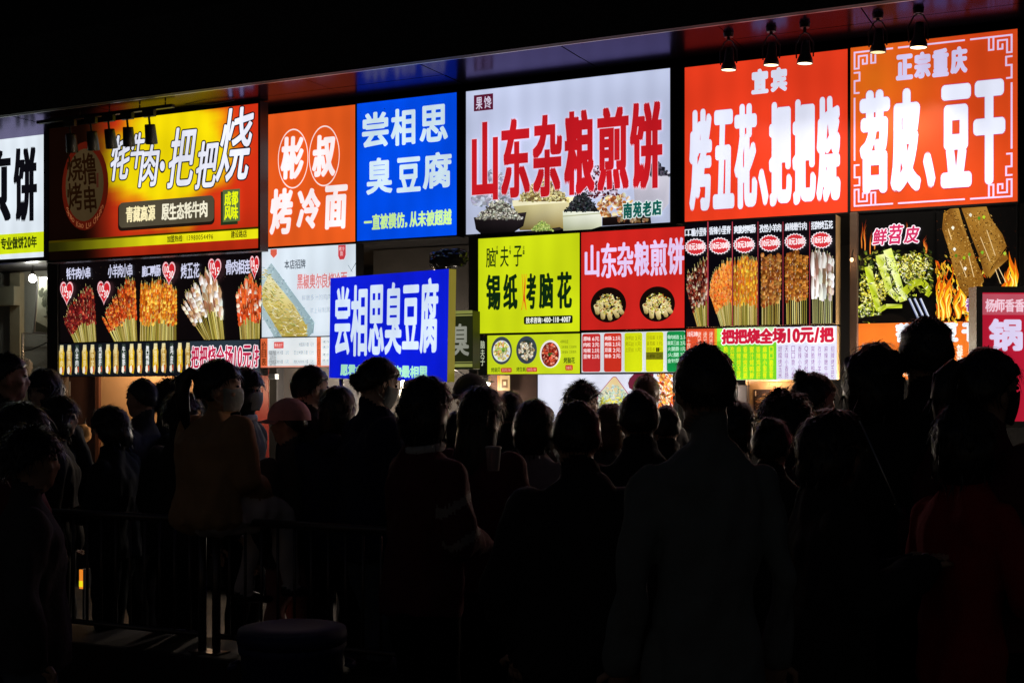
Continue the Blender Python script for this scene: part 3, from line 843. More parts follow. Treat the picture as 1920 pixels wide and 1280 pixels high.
# item strip with bottles
s = Sign('menu_board', 'dark lit price strip of seventeen small bottle-shaped tags beside a ten yuan slogan', F0, 110.5, 488, (644.5, 706.5), (636, 701), '10131a', MENU, border=.006)
s.start()
n_ = 17; wds = ['牦牛肉', '五花肉', '小羊肉', '烤面筋', '掌中宝', '鸡郡肝', '小香肠', '鱼豆腐', '牛板筋', '里脊肉', '火腿肠', '脆口鸭肠', '藕', '土豆', '鸡皮', '蟹排', '年糕']
rp = random.Random(31)
for i in range(n_):
    x = 116 + i * 14.55 * (1 + (i - 8) * .0022); dark = i in (2, 5, 8, 11, 14); yo = -.02 * (x - 116)
    c0 = '39463c' if dark else ('cfa81c' if i % 3 == 0 or i in (12, 15) else 'b08a3a'); w_ = 5.2
    pts = [(x - 3, 647), (x + 3, 647), (x + 3.6, 657), (x + w_, 662), (x + w_ - .8, 672), (x + w_, 690), (x + 3.5, 703), (x - 4, 700), (x - w_, 690), (x - w_ + .5, 672), (x - w_, 660), (x - 3.6, 656)]
    s.px([(a_, b_ + yo) for a_, b_ in pts], [('d8cfa0' if not dark else '2f3a34')] * 2 + [c0] * 9 + [('dccb94' if not dark else '39463c')]); s.p.up()
    s.px([(x - 3.5, 690 + yo), (x - .5, 686 + yo), (x + 1, 696 + yo), (x - 1, 702 + yo), (x - 4, 699 + yo)], 'f1ead8'); s.px([(x + 1.2, 688 + yo), (x + 3, 688 + yo), (x + 3, 698 + yo), (x + 1.2, 699 + yo)], 'd2573c')
    s.p.up()
s.end('artwork')
s.start()
for i in range(n_):
    x = 116 + i * 14.55 * (1 + (i - 8) * .0022); yo = -.02 * (x - 116); dark = i in (2, 5, 8, 11, 14)
    s.text(wds[i], x - 2.6, 651 + yo, x + 2.6, 687 + yo, 'ffffff' if dark else 'efe0a8', .0004, vert=True, own=False, nb=4); s.p.lay -= 6
s.p.up(8)
s.end('lettering')
s.start(); s.rect(357, 640, 488, 700, '27323c'); s.end('panel')
s.text('把把烧全场10元/', 359, 650, 480, 690, 'b81c46', .0035, out='fbeef6', outr=.007, gap=.10, shear=.05)
s.chars([('扌', 478, 648, 487, 688)], 'b81c46', .0035, out='fbeef6', outr=.007)
# cold noodle screen
s = Sign('menu_screen', 'white lit screen showing a tray of yellow cold noodles', F0, 491, 668, (468, 632.5), (457, 628), 'd8e4ef', MENU, border=.006)
s.start()
s.px([(509, 493), (590, 604), (588, 622), (578, 632.5), (515, 632.5), (491, 592), (491, 517)], ['9fb6bd', '8ea9b2', '7d97a0', '8fa8ae', '9db4ba', 'a9bfc4', 'b7cbd0']); s.p.up()
strips(s, 491, 495, 590, 632, 420, 2.2, .7, ['6f8d98', 'b4cbd2', '5d7b86', 'c6d8dc'], 41, .8, 1.2, clip=lambda x, y: (y - 493) > (x - 509) * 1.37 - 2 and y < 632 and (y - 592) < (x - 491) * 1.65 + 4 and x < 588); s.p.up(2)
s.px([(505, 514), (552, 572), (577, 614), (573, 631), (529, 631), (493, 572), (492, 540)], ['e8e2b8', 'd8c882', 'bca84e', 'a8923c', 'b09a40', 'c9b768', 'ded49a']); s.p.up()
strips(s, 491, 505, 580, 632, 520, 4.2, 1.0, ['c9b24e', 'e9dfa6', 'f3eccb', 'a3862f', '8a7a3a', 'b7a23f', '93a05a'], 42, .3, .55, clip=lambda x, y: (y - 512) > (x - 505) * 1.36 and y < 630 and (y - 570) < (x - 492) * 1.65 and x < 576)
s.px([(508, 468), (520, 467.4), (520, 477), (514, 484), (508, 477)], 'd9604a'); s.p.up()
s.px([(635, 460), (649, 459), (649, 478), (646, 486), (638, 487), (635, 480)], 'd04048'); s.p.up()
s.px([(653, 497), (661, 510), (662, 510), (654, 497)], '7a8288'); s.px([(668, 492), (658, 509), (659, 509), (668, 495)], '7a8288')
s.end('artwork')
s.text('本店招牌', 534, 488, 574, 505, '4a525c', .001)
s.text('黑椒奥尔良烤冷面', 558, 515, 652, 542, 'd98484', .002)
s.text('鲜嫩多汁的鸡肉配上酱料', 567, 553, 655, 564, 'a2abb6', 0)
s.text('浓上秘制黑椒汁香味足', 582, 577, 660, 587, 'a2abb6', 0)
s.text('烤冷', 636.5, 463, 647.5, 471, 'f3e0e4', 0); s.text('面', 639, 472, 645, 480, 'f3e0e4', 0)
s = Sign('menu_board', 'white lit cold noodle price list between two orange bars', F0, 488.5, 668, (634.5, 690), (630, 686), 'dbe3e8', MENU, border=.006)
s.start(); s.rect(488.5, 634.5, 502, 690, 'd26238'); s.rect(594, 632, 602, 689, 'd26238'); s.rect(488.5, 686, 668, 690, 'e29a86'); s.rect(514, 641, 532, 653, 'cf4a44'); s.end('bars')
s.text('价目表', 491, 640, 499.5, 686, '5c2408', .001, vert=True); s.text('价目表', 595.5, 640, 601, 684, '8c3c18', 0, vert=True)
s.text('甄选主打', 515.5, 644, 530.5, 650, 'f6e4e4', 0)
for y, a_, b_ in ((643, None, '烤面筋冷面 10元'), (658, '黑椒肉丝烤冷面 12元', '芝士烤肠冷面 13元'), (675, '芝士肉丝烤冷面 15元', '肉松鸡排烤冷面 15元')):
    if a_: s.text(a_, 504, y, 543, y + 7, '7c8288', 0)
    s.text(b_, 552 if a_ else 561, y - .5, 590, y + 6.5, '7c8288', 0)
for y in (638, 648, 662, 673): s.text('烤冷面 9元', 606, y, 640, y + 6, '7c8288', 0)
# yellow brain sign
s = Sign('shop_sign', 'yellow lit sign with black foil-roasted brain lettering', F0, 897, 1087.5, (448, 627), (436.5, 619), 'ccdc14', MENU, border=.010)
s.chars([('脑', 911.5, 465, 930, 502), ('夫', 938, 462, 954, 501), ('子', 963, 461, 979, 500)], '0f2a0c', .0012)
s.start()
for x, t in ((930.5, '烤脑'), (955, '花专'), (980.5, '家店')): s.text(t[0], x, 461, x + 3.6, 468, '14320c', 0, own=False); s.text(t[1], x, 469, x + 3.6, 477, '14320c', .0012, own=False)
s.end('lettering')
s.chars([('锡', 912, 515, 939, 582), ('纸', 944, 514, 971, 581), ('考', 987, 513, 1006, 580), ('脑', 1011, 512, 1038, 579), ('花', 1045, 510, 1073, 579)], '0b260e', .0062, nb=12)
s.start()
for x, d in ((979, -1), (983, 1), (987, 0)):
    s.px([(x, 514), (x + .8, 514), (983 + d * 1.2 + 1.2, 560), (983 + d * 5, 581), (983 + d * 3.5, 581), (983 + d * .8 - .6, 560)], 'e0631a'); s.p.up()
s.end('fire_stroke')
s.start(); s.rrect(983, 593.5, 1074.5, 608, '10180c', .012); s.end('plaque')
s.text('技术咨询：400-118-4007', 987, 595.5, 1071, 606, 'f2f6ea', .0012)
# red pancake sign
s = Sign('shop_sign', 'red lit sign with lilac pancake lettering over two round photos of rolls', F0, 1089, 1284, (436.5, 619), (424.5, 614.5), 'c9231d', MENU, border=.006)
s.chars([('山', 1096.5, 460, 1124, 520), ('东', 1127, 456, 1157, 522), ('杂', 1157, 455, 1188, 520), ('粮', 1189, 453, 1218, 518), ('煎', 1219, 450, 1251, 518), ('饼', 1252, 446, 1283, 516)], 'e6cdf6', .0055, nb=10)
for cx_, sd in ((1140.8, 1), (1232.5, 2)):
    s.start(); cy_ = 571.5 if sd == 1 else 570
    s.ell(cx_, cy_, 33.5, 33, '120806', 40); s.p.up(2)
    r = random.Random(5)
    rolls = [(-21, 8, .35, 11), (-14, 1, .3, 12), (-4, -4, .1, 12), (8, -8, -.1, 11), (18, 0, -.3, 11), (-10, 16, .5, 12), (2, 18, .3, 12), (14, 14, .1, 12), (22, 10, -.2, 10)]
    for i, (dx, dy, an, ln) in enumerate(rolls):
        x, y = cx_ + dx, cy_ + dy; ux, uy = math.sin(an - .5), -math.cos(an - .5); vx, vy = -uy, ux; w_ = 5.4
        def q(a_, b_): return (x + ux * a_ + vx * b_, y + uy * a_ + vy * b_)
        s.px([q(-ln * .8, -w_ * .7), q(ln * .6, -w_), q(ln * .6, w_), q(-ln * .8, w_ * .7), q(-ln, 0)], ['a08a4c', 'e2cf94', 'f0e2b0', 'c6ae6c', '8c7438']); s.p.up()
        s.px([q(ln * .6 + 3 * math.cos(t), w_ * math.sin(t)) for t in np.linspace(0, 5.8, 10)], 'ecdc9a'); s.p.up()
        s.px([q(ln * .6 + 2.0 * math.cos(t), w_ * .7 * math.sin(t)) for t in np.linspace(0, 5.6, 8)], r.choice(['6c7a1e', 'b8a01e', '8a4a1c', '3a4a14'])); s.p.up()
        for k in range(5):
            a_ = ln * .6 + r.uniform(-1.6, 1.6); b_ = r.uniform(-3, 3)
            s.px([q(a_, b_), q(a_ + 1, b_ + .6), q(a_ + .2, b_ + 1.6)], r.choice(['e2d24a', '94b02a', 'c8561c', 'f2e8b0']))
        s.p.up()
    heap(s, cx_ + 2, cy_ - 1, 24, 20, 150, 1.7, ['e2d24a', '8aa02a', 'b8561c', 'f2e8b0', 'e8d898', '4a3414', 'c8b060'], 300 + sd, shape='disk')
    s.end('roll_photo')
# yellow food board
s = Sign('menu_board', 'yellow lit board with three round dish photos', F0, 914, 1088, (630, 703), (624, 698.5), 'c3d41c', MENU, border=.004)
for k, (cx_, cy_, pal, rimc) in enumerate(((940.7, 657, ['d8d48c', 'e8e4c4', '8aa834', 'd2803a', 'c8b458'], 'dfe6ea'), (987.6, 656, ['c9b48c', 'e8d8b8', '8c6a44', '26382e', 'f0e6d0'], '26382e'), (1032, 663.5, ['a02a1c', 'c8482c', '7a1a12', 'd8967a', '5e120c'], 'ece4e4'))):
    s.start(); s.ell(cx_, cy_, 19.5, 26, '39424e' if k < 2 else rimc, 36); s.p.up(2)
    s.ell(cx_, cy_ + 1, 16.5 if k != 1 else 14, 20 if k < 2 else 23, rimc if k != 2 else '6a120e', 30); s.p.up(2)
    heap(s, cx_, cy_ + 1, 13.5, 17 if k < 2 else 20, 130, 2.7, pal, 50 + k, shape='disk')
    if k == 2: heap(s, cx_, cy_ + 1, 3, 4, 14, 1.6, ['2c6a2a', '184a1c'], 60, shape='disk')
    if k == 0: heap(s, cx_ + 3, cy_ - 2, 4, 5, 14, 1.8, ['7cc23a', '4e8a24'], 61, shape='disk')
    s.end('dish_photo')
s.text('烤扇贝', 921.5, 689, 939, 697.5, '4a5a10', .0006); s.text('烤生蚝', 969, 688, 987, 696.5, '4a5a10', .0006)
s.text('烤脑花', 1057.5, 670, 1079, 681, '2f4a10', .0008)
s.start(); s.rrect(940.5, 689.5, 960.5, 698, 'c03a1e', .008); s.rrect(988, 688.5, 1008, 697, 'c03a1e', .008); s.rrect(1061, 684, 1075, 694, 'c03a1e', .008); s.end('price_tags')
s.text('35元/份', 942, 691, 959, 696.5, 'f6c8b8', 0); s.text('30元/份', 989.5, 690, 1006.5, 695.5, 'f6c8b8', 0); s.text('38元', 1062.5, 686.5, 1073.5, 692, 'f6c8b8', 0)
s.text('4种味道', 1052, 637, 1067, 644, '6c7a14', 0)
for x, y, t in ((1056, 648, '麻辣味'), (1072, 647.5, '泡椒味'), (1056, 657.5, '香辣味'), (1072, 657, '蒜蓉味')): s.text('口' + t, x - 3, y, x + 11, y + 5.5, '6c7a14', 0)
# its dark side strip
s = Sign('menu_board', 'narrow black strip with three small vertical characters left of the dish photos', F0, 897, 912.5, (632, 704), (631, 703.5), '060806', MENU, depth=.05)
s.text('脑夫子', 901, 638, 909, 686, 'b4bca0', .0006, vert=True)
# price columns
s = Sign('menu_board', 'white lit price board with red, yellow and green rounded columns', F0, 1090.5, 1285, (625, 698.5), (619, 697), 'd8dee4', MENU, border=.004)
s.start()
for x0, x1, c in ((1092, 1126, 'bf2a2a'), (1132.5, 1165.5, 'c8301f'), (1171, 1204.5, 'd0dc12'), (1211, 1244, 'd0d610'), (1250.5, 1285, '118a44')):
    y = 626 - (x0 - 1092) * .03
    s.rrect(x0, y, x1, 697, c, .016)
s.p.up(2); s.rect(1211.5, 660, 1243.5, 674, '6a6a10'); s.rect(1230, 651.5, 1236.5, 659, '3a3208')
s.end('columns')
cols = ((1094, 1109, 1124, (('原味', '6元'), ('肉松', '2元'), ('培根', '2.5元'), ('里脊', '2.5元')), 'f6dede', .0009),
        (1134, 1148, 1164, (('烤肠', '2.5元'), ('烤菇', '2.5元'), ('双蛋', '2元'), ('辣条', '2元')), 'f6dede', .0009),
        (1173, 1190, 1203, (('海带丝', '2元'), ('黄瓜丝', '1元'), ('土豆丝', '1元')), '8a8410', 0),
        (1213, 1230, 1243, (('沙拉酱', '1元'), ('番茄酱', '1元'), ('甜面酱', '1元')), '8a8410', 0),
        (1252, 1275, 1286, (('骨肉相连', '2.5'), ('蔬菜三丝', '2元'), ('火腿肠', '1元'), ('火腿', '2元'), ('金针菇', '3元')), 'bfe6cc', .0006))
for x0, xm, x1, rows, c, bd in cols:
    s.start()
    for i, (a_, b_) in enumerate(rows):
        y = 631.5 + i * 11 - (x0 - 1092) * .02
        s.text(a_, x0, y, xm - 1, y + 7.5, c, bd, own=False, nb=4); s.text(b_, xm + 1, y, x1, y + 7.5, c, bd, own=False, nb=4); s.p.lay = 0
    s.end('lettering')
s.text('火腿肠 二元', 1213, 664.5, 1242, 670.5, '1c1c04', 0)
# skewer menu with six columns, a deep box with a tan side
Fm = front(.15)
s = Sign('menu_board', 'black lit menu of six skewer photos with red starburst prices', Fm, 1286, 1567, (417.5, 614), (403.5, 606), '06040a', MENU, depth=.15, casemat=M['tan_board'])
s.start()
K = [(1287, 1327), (1329, 1373), (1374.5, 1421), (1422.5, 1468), (1469.5, 1518), (1519.5, 1566)]
skewers(s, 26, (1308, 612), (1326, 611), [(1288, 540), (1290, 510), (1306, 495), (1320, 485), (1327, 480)], ['7a2a1c', 'a4503a', '4a1812', 'd8c0a8', '3a0e0a'], 71, t0=.33, wd=2.2)
skewers(s, 32, (1352, 611), (1373, 610), [(1330, 545), (1334, 520), (1350, 500), (1362, 488), (1373, 485)], ['d85a1c', 'ea7a28', 'b8430f', 'f09a40'], 72, t0=.35, wd=2.0)
skewers(s, 30, (1376, 610), (1420, 609), [(1376, 492), (1388, 486), (1398, 480), (1410, 488), (1420, 484)], ['e09a24', 'f0c040', 'd0641a', 'c85a20', 'b8741c'], 73, t0=.30, wd=2.0)
skewers(s, 11, (1428, 609), (1462, 608), [(1427, 482), (1440, 478), (1450, 480), (1466, 482)], ['a8682c', 'c88a44', '8a4a1a', 'b07838', '6a3412'], 74, t0=.30, wd=3.6, pieces=14, tip=False, hl='fff0d0')
skewers(s, 11, (1474, 608), (1514, 607), [(1473, 480), (1486, 476), (1500, 474), (1516, 476)], ['b8722c', 'd4963e', '94501a', 'c07a30', '70380f'], 75, t0=.34, wd=3.6, pieces=14, tip=False, hl='fff0d0')
skewers(s, 12, (1523, 607), (1562, 606), [(1522, 476), (1534, 470), (1545, 476), (1563, 474)], ['e6e0d6', 'fbf8f2', 'b8a898', 'ffffff', '7a5a48'], 76, t0=.36, wd=4.0, pieces=4, hl='ffffff', stick=('c9c88a', 'ecebbc', '8a8a50'))
s.end('artwork')
s.start()
for (a_, b_), (c_, d_) in zip(K[:-1], K[1:]): s.px([(b_, 416), (c_, 416), (c_, 611), (b_, 611)], 'b03a4a' if b_ < 1400 else '8e2c3a')
a_, z_ = s.P(1286, 612.5); 
s.end('dividers')
for i, (t, x, y) in enumerate((('口口脆小里脊', 1305, 436), ('香辣小里脊', 1350.5, 432.5), ('爽脆烤鸭肠', 1397, 430.5), ('孜然小羊肉', 1445, 428.5), ('麻辣嫩牛肉', 1493, 425.5), ('招牌烤五花', 1542, 423))):
    s.text(t, x - 20, y - 6.5, x + 20.5, y + 8, 'e6ecf8', .0012, gap=.02, nb=6)
for x, y, t in ((1305.5, 463.5, '10元30串'), (1351, 461.5, '10元30串'), (1397, 459.5, '10元30串'), (1445, 456.5, '10元30串'), (1493, 454, '10元30串'), (1542, 451, '10元15串')):
    s.start()
    for f, c in ((1.0, 'f4e8f0'), (.88, 'cf3038')):
        s.px([(x + 21 * f * (1 if k % 2 else .88) * math.cos(k * math.pi / 20), y + 16.5 * f * (1 if k % 2 else .86) * math.sin(k * math.pi / 20)) for k in range(40)], c); s.p.up(2)
    s.end('price_burst')
    s.text(t, x - 16, y - 5.5, x + 16.5, y + 6.5, 'fdf4f8', .0014, gap=.04, nb=6)
# ten yuan board
s = Sign('menu_board', 'white and green lit price board with a red ten yuan slogan', front(.12), 1287, 1569, (617, 712), (611, 711.5), 'dcdcf2', MENU, depth=.12, casemat=M['tan_board'])
s.start(); s.rect(1287, 617, 1340, 712, 'd84e2c'); s.rect(1340, 616, 1344.5, 712, 'e09a24'); s.p.up(); s.rect(1344.5, 616, 1456, 711.8, '78d028'); s.rect(1344.5, 616, 1362, 640, '9ade4a'); s.p.up(); s.rect(1362, 614.5, 1456, 640.5, 'c6e4a8'); s.end('panel')
s.text('把把烧全场10元/把', 1354, 618.5, 1563, 644, 'cf1d3c', .006, out='ffffff', outr=.007, gap=.04)
s.start()
gc = ['脆皮小肉肠', '孜然牛羊肉', '麻辣烤五花', '香辣烤面筋', '蜜汁烤鸭脖', '香辣鸡郡肝', '麻辣小里脊', '口口脆里脊']
for i, t in enumerate(gc):
    x = 1361 + i * 12.2; s.text(t, x - 3.8, 649, x + 3.8, 710, 'e2e41a', .001, vert=True, own=False, nb=4); s.p.lay = 0
s.end('lettering')
s.start()
wc = ['甜糯烤玉米', '天味小香肠', '口口脆小骨', '香辣小里脊', 'Q弹烤鱿鱼', '爽脆烤鸭肠', '孜然小羊肉', '麻辣嫩牛肉', '招牌烤五花']
for i, t in enumerate(wc):
    x = 1463 + i * 12.3; s.text(t, x - 3.4, 648, x + 3.4, 709.5, '8c5a8e', 0, vert=True, own=False); s.p.lay = 0
s.end('lettering')
s.text('10元3串', 1289, 622, 1309, 631, 'f4dcd8', .001)
for x in (1292, 1312, 1323, 1334): s.text('烤豆腐干' if x > 1300 else '土豆藕片', x - 3.4, 634 if x < 1300 else 621, x + 3.4, 680, 'f4d8c0', 0, vert=True)
# sweet potato noodle photo board
s = Sign('menu_board', 'black lit photo board with green noodle sheets and brown grilled tofu over flames', F0, 1609, 1906, (398.5, 604), (384, 599.5), '050404', MENU, border=.006)
s.start()
def inl(x, y): return x < 1752
for k, (x, y, h, w_) in enumerate(((1622, 470, 60, 3), (1632, 480, 50, 2.5), (1736, 475, 34, 5), (1616, 466, 50, 2), (1700, 436, 20, 2), (1640, 468, 40, 3))): flame(s, x, y, h, w_, 80 + k, ('7a2408', 'c8641c', 'e8a040'))
strips(s, 1610, 470, 1750, 545, 260, 4.5, 2.0, ['2c3410', '5a6a18', '1c240c', '8a8a2c', '3a4a1a'], 81, .2, .9, clip=inl); s.p.up(2)
heap(s, 1636, 545, 27, 30, 300, 2.4, ['c8bc2c', 'e8e05a', '8a8418', 'f2f0a0', '4a4a10'], 82, shape='disk'); s.p.up()
heap(s, 1712, 500, 30, 26, 320, 2.2, ['c2b428', 'e6dc58', '7a7414', 'f4f0b0', '3e3e10'], 83, shape='disk'); s.p.up()
heap(s, 1630, 585, 22, 20, 200, 2.4, ['8c9a1c', 'd8e048', '4a5a10', 'f0f4c0', '1c1c08'], 88, shape='disk'); s.p.up()
def ribbon(pts, w_, cols):
    for i in range(len(pts) - 1):
        (x0, y0), (x1, y1) = pts[i], pts[i + 1]; dx, dy = x1 - x0, y1 - y0; L = math.hypot(dx, dy); nx, ny = -dy / L, dx / L
        wa = w_ * (1 - .1 * i); wb = w_ * (1 - .1 * (i + 1))
        s.px([(x0 + nx * wa, y0 + ny * wa), (x1 + nx * wb, y1 + ny * wb), (x1 - nx * wb, y1 - ny * wb), (x0 - nx * wa, y0 - ny * wa)], cols)
        s.p.up()
ribbon([(1650, 478), (1655, 500), (1662, 520), (1668, 545), (1686, 562), (1700, 558)], 9, ['c9d64a', 'e2ea7a', '9aae1c', 'f0f4b4'])
ribbon([(1664, 468), (1672, 490), (1680, 515), (1690, 545), (1700, 560)], 8, ['e6f0a0', 'f6fad0', 'b4c83a', 'dbe878'])
ribbon([(1628, 500), (1634, 530), (1642, 560), (1648, 582), (1662, 574), (1692, 574)], 7, ['b8c81e', 'd8e648', '8ea012', 'e8f084'])
heap(s, 1676, 520, 26, 34, 90, 1.6, ['d8e048', '7a8a14', 'f4f4c0', '3a4a0c'], 89, shape='disk')
ribbon([(1696, 548), (1712, 532), (1730, 528), (1744, 545), (1738, 555)], 7, ['a8b41c', 'd4dc3c', '8a9a14', 'c8d42e'])
for x0, x1 in ((1703, 1722), (1713, 1733), (1724, 1742)): s.px([(x0, 560), (x0 + 4, 559), (x1 + 5, 602), (x1, 602)], ['3a4a8a', 'f0f6ff', 'e8f0ff', '22306a']); s.p.up()
strips(s, 1612, 480, 1748, 560, 160, 4, 1.0, ['f4f6c8', 'd8e048', '1c240c', '2c3a10'], 211, .8, .8); s.p.up(2)
s.px([(1612, 603), (1612, 596), (1640, 592), (1672, 588), (1694, 594), (1704, 603)], '0c0806'); s.p.up()
strips(s, 1756, 480, 1850, 604, 260, 6, 1.6, ['f0b020', 'd8580c', '8a2c08', 'ffd84a', '3a1006'], 210, 1.4, .35); s.p.up(2)
s.px([(1750.5, 392), (1754, 392), (1754, 602), (1750.5, 602)], '020202'); s.p.up()
for k in range(22):
    rp = random.Random(100 + k)
    flame(s, rp.uniform(1758, 1840) if k < 14 else rp.uniform(1885, 1903), rp.uniform(585, 604) if k < 14 else rp.uniform(560, 600), rp.uniform(30, 100), rp.uniform(5, 13), 200 + k, ('d8640c', 'f0b81c', 'fff07a'))
for poly_ in ([(1770, 400), (1782, 392), (1798, 391), (1806, 420), (1815, 445), (1828, 480), (1844, 520), (1845, 528), (1828, 552), (1812, 556), (1800, 540), (1790, 510), (1780, 470), (1767, 430)],
              [(1803, 391), (1850, 388), (1858, 410), (1880, 440), (1888, 462), (1876, 480), (1860, 500), (1852, 522), (1846, 512), (1836, 480), (1822, 445), (1812, 415)],
              [(1886, 470), (1891, 486), (1870, 505), (1856, 522), (1853, 516), (1868, 490)]):
    n_ = len(poly_); rp = random.Random(n_)
    s.px(poly_, [rp.choice(['9a6a22', '6e4614', 'a87a30', '7e5218']) for _ in poly_]); s.p.up()
rp = random.Random(9)
cnt = 0
while cnt < 900:
    x = rp.uniform(1770, 1888); y = rp.uniform(395, 550)
    inA = (x > 1767 + max(0, y - 430) * .3 and x < 1798 + (y - 391) * .34); inB = (x > 1806 + (y - 391) * .36 and x < 1852 + min(y - 391, 70) * .5 and y < 500 - max(0, (x - 1860)) * .8)
    if not (inA or inB): continue
    cnt += 1; z_ = rp.uniform(.8, 2.4)
    s.px([(x, y), (x + z_, y + .3), (x + z_ * .8, y + z_), (x - .2, y + z_ * .8)], rp.choice(['b8863a', '5e380e', 'd8b060', '7a4c16', '3e240a', '9a6c24', '2c1a08']))
    if cnt % 9 == 0: s.p.up()
s.p.up()
for x, y, c in ((1787, 428, 'e8ead8'), (1790, 468, 'f2f4e8'), (1810, 504, 'f6f4ea'), (1820, 404, 'dcdcc8'), (1836, 410, '4e8a1c'), (1845, 408, 'b4d82c'), (1842, 474, '7ab428'), (1808, 484, '9ac020'), (1818, 478, '6e9c24'), (1884, 476, 'a8c83a'), (1793, 480, '5a8018')):
    s.px([(x - 3, y), (x, y - 4), (x + 3.5, y - 1), (x + 1, y + 4)], c); s.p.up()
for x0, y0, x1, y1 in ((1778, 430, 1784, 450), (1800, 490, 1812, 520), (1838, 445, 1856, 490), (1850, 432, 1866, 480), (1816, 480, 1826, 520), (1866, 505, 1876, 532), (1872, 502, 1886, 530)):
    s.px([(x0, y0), (x0 + 1.5, y0), (x1 + 1.5, y1), (x1, y1)], 'e6c890'); s.p.up()
for k in range(160):
    x = rp.uniform(1757, 1904); y = rp.uniform(390, 560); z_ = rp.uniform(.3, 1.0)
    s.px([(x, y), (x + z_, y + .4), (x + z_ * .4, y + z_ * 1.5)], rp.choice(['8a3a14', 'c86a24', '5a2410', 'd8a070']))
s.end('artwork')
s.chars([('鲜', 1638, 430, 1664, 461), ('苕', 1667, 422, 1693, 459), ('皮', 1697, 425, 1725, 457)], 'c22a5c', .003, out='f8e8f4', outr=.006, shear=.12)
s.chars([('香', 1812, 560, 1829, 584)], '7a2c8a', .002, out='f2e8f4', outr=.005)
# orange price board
s = Sign('menu_board', 'orange lit price board behind the flat-topped head at right', F0, 1607.5, 1906, (605.5, 712), (601.5, 711), 'ea7626', MENU, border=.006)
s.chars([('苕', 1679, 606, 1711, 642), ('皮', 1722, 606, 1753, 641), ('豆', 1765, 605, 1797, 641), ('干', 1803, 605, 1830, 641)], 'eaf0fa', .009, nb=12)
for x, y, t in ((1621, 645, '包浆豆腐串'), (1692, 645, '包芽菜苕皮'), (1799.5, 646, '包芽菜豆干'), (1870, 646, '包酸菜苕皮')): s.text(t, x - 5.5, y, x + 5.5, y + 59, 'f6e6d8', .0022, vert=True, nb=4)
for x in (1707, 1779): s.text('二元', x - 7, 692, x + 8, 704, 'f6e6d8', .002)
# white screen low in the stall
s = Sign('menu_screen', 'large white lit screen low in the stall with a diamond framed dish', front(-.12), 1008.6, 1262, (703.5, 815), (699.5, 815), 'dfe2f4', MENU, border=.006)
s.start()
s.px([(1120, 741), (1148, 707), (1152, 705.3), (1156, 706.5), (1181, 741), (1180, 800), (1120, 800)], 'b0566a'); s.p.up()
s.px([(1121.5, 741), (1148.6, 708.4), (1152, 706.6), (1155.4, 707.8), (1179, 741), (1178, 799), (1122, 799)], ['c9dcd4', 'e6c890', 'ecd08a', 'e6c890', 'cfe0da', 'd8dcb0', 'd0d8b8']); s.p.up()
strips(s, 1124, 722, 1176, 760, 150, 4, 1.6, ['b8cdb8', 'd6e2de', '8ca68a', 'c8d4b0', 'a9bfc4'], 90, .3, 1, clip=lambda x, y: y - 712 > abs(x - 1152) * 1.15)
strips(s, 1128, 745, 1176, 798, 130, 4, 1.6, ['d8c83a', 'e6dc6a', 'b8a628', 'a8b83a'], 91, .3, 1, clip=lambda x, y: y - 712 > abs(x - 1152) * 1.15)
s.px([(1189, 701), (1181, 709), (1178, 718), (1180, 727), (1188, 732), (1222, 732), (1226, 701)], '6a2236'); s.p.up()
strips(s, 1234, 701, 1262, 770, 260, 4.5, 1.8, ['e8962a', 'f2c46a', 'b8401c', '7a1c2a', 'f4e2c0', 'e0641c', '2c1a14'], 92, 1.2, .7)
s.end('artwork')
# tan board with two pictures
s = Sign('notice_board', 'tan lit board with two brown food photos beside the curly haired woman', front(-.06), 1402, 1500, (715, 835), (714, 835), 'a8855e', cat='board', facemat=M['poster'], mat=M['poster'], casemat=M['tan_board'], border=.012)
s.start()
s.rect(1413, 730, 1470, 769, '2e1c14'); s.p.up(); strips(s, 1416, 738, 1468, 768, 120, 6, .6, ['8a5a34', 'b8844c', '5e3a20'], 95, -.5, .2); s.rect(1416, 733, 1418, 742, 'e8dcc8')
s.ell(1449, 737, 7, 6, 'b0683a'); s.p.up()
s.rect(1413, 785, 1470, 822, '2c1a12'); s.p.up(); strips(s, 1414, 782, 1468, 792, 40, 6, .8, ['c8a878', '8a6a3a'], 96, .05, .1); strips(s, 1418, 800, 1466, 820, 80, 5, 1.4, ['c89484', '8a4a3c', 'e0b4a4'], 97, -.4, .4)
s.end('artwork')
point('board_light', front(.35).world(front(.35).at(1455)[0], 1.98), 0.9, (1, .72, .45), .05, None) if False else None
# small paper on the left partition, and a small notice with an orange edge
s = Sign('poster', 'small black and white paper notice on the dark red brown partition', front(-.5), 112, 131, (715, 742), (715, 742), '9a9a98', cat='poster', facemat=M['poster'], mat=M['poster'], depth=.01, casemat=M['alu'])
s.start(); s.ell(124, 728, 4, 10, '222222', ring=.35); s.end()
s = Sign('poster', 'small cream notice with an orange edge on the brown curtain', front(-.2), 933, 956, (704, 732), (703, 732), 'b89a6a', cat='poster', depth=.012)
s.start(); s.rect(933, 704, 937, 732, 'e0823a'); s.rect(941, 711, 952, 727, '6a4a28'); s.p.up(); s.rect(944, 715, 949, 722, 'c8b48a'); s.end()
# green upright sign with one character
s = Sign('standing_sign', 'dim green upright sign with one pale character behind the blue box sign', front(.25), 841, 886, (583, 692), (583, 692), '1d2110', cat='sign', depth=.12)
s.start(); s.rect(841, 583, 886, 589, '7c8040'); s.rect(841, 591, 886, 593, '8e9050'); s.rect(841, 682, 886, 688, '8c9048'); s.rect(841, 678, 886, 680, '787a44'); s.end('bands')
s.chars([('臭', 847, 607, 880, 668)], '8a8c80', .005)
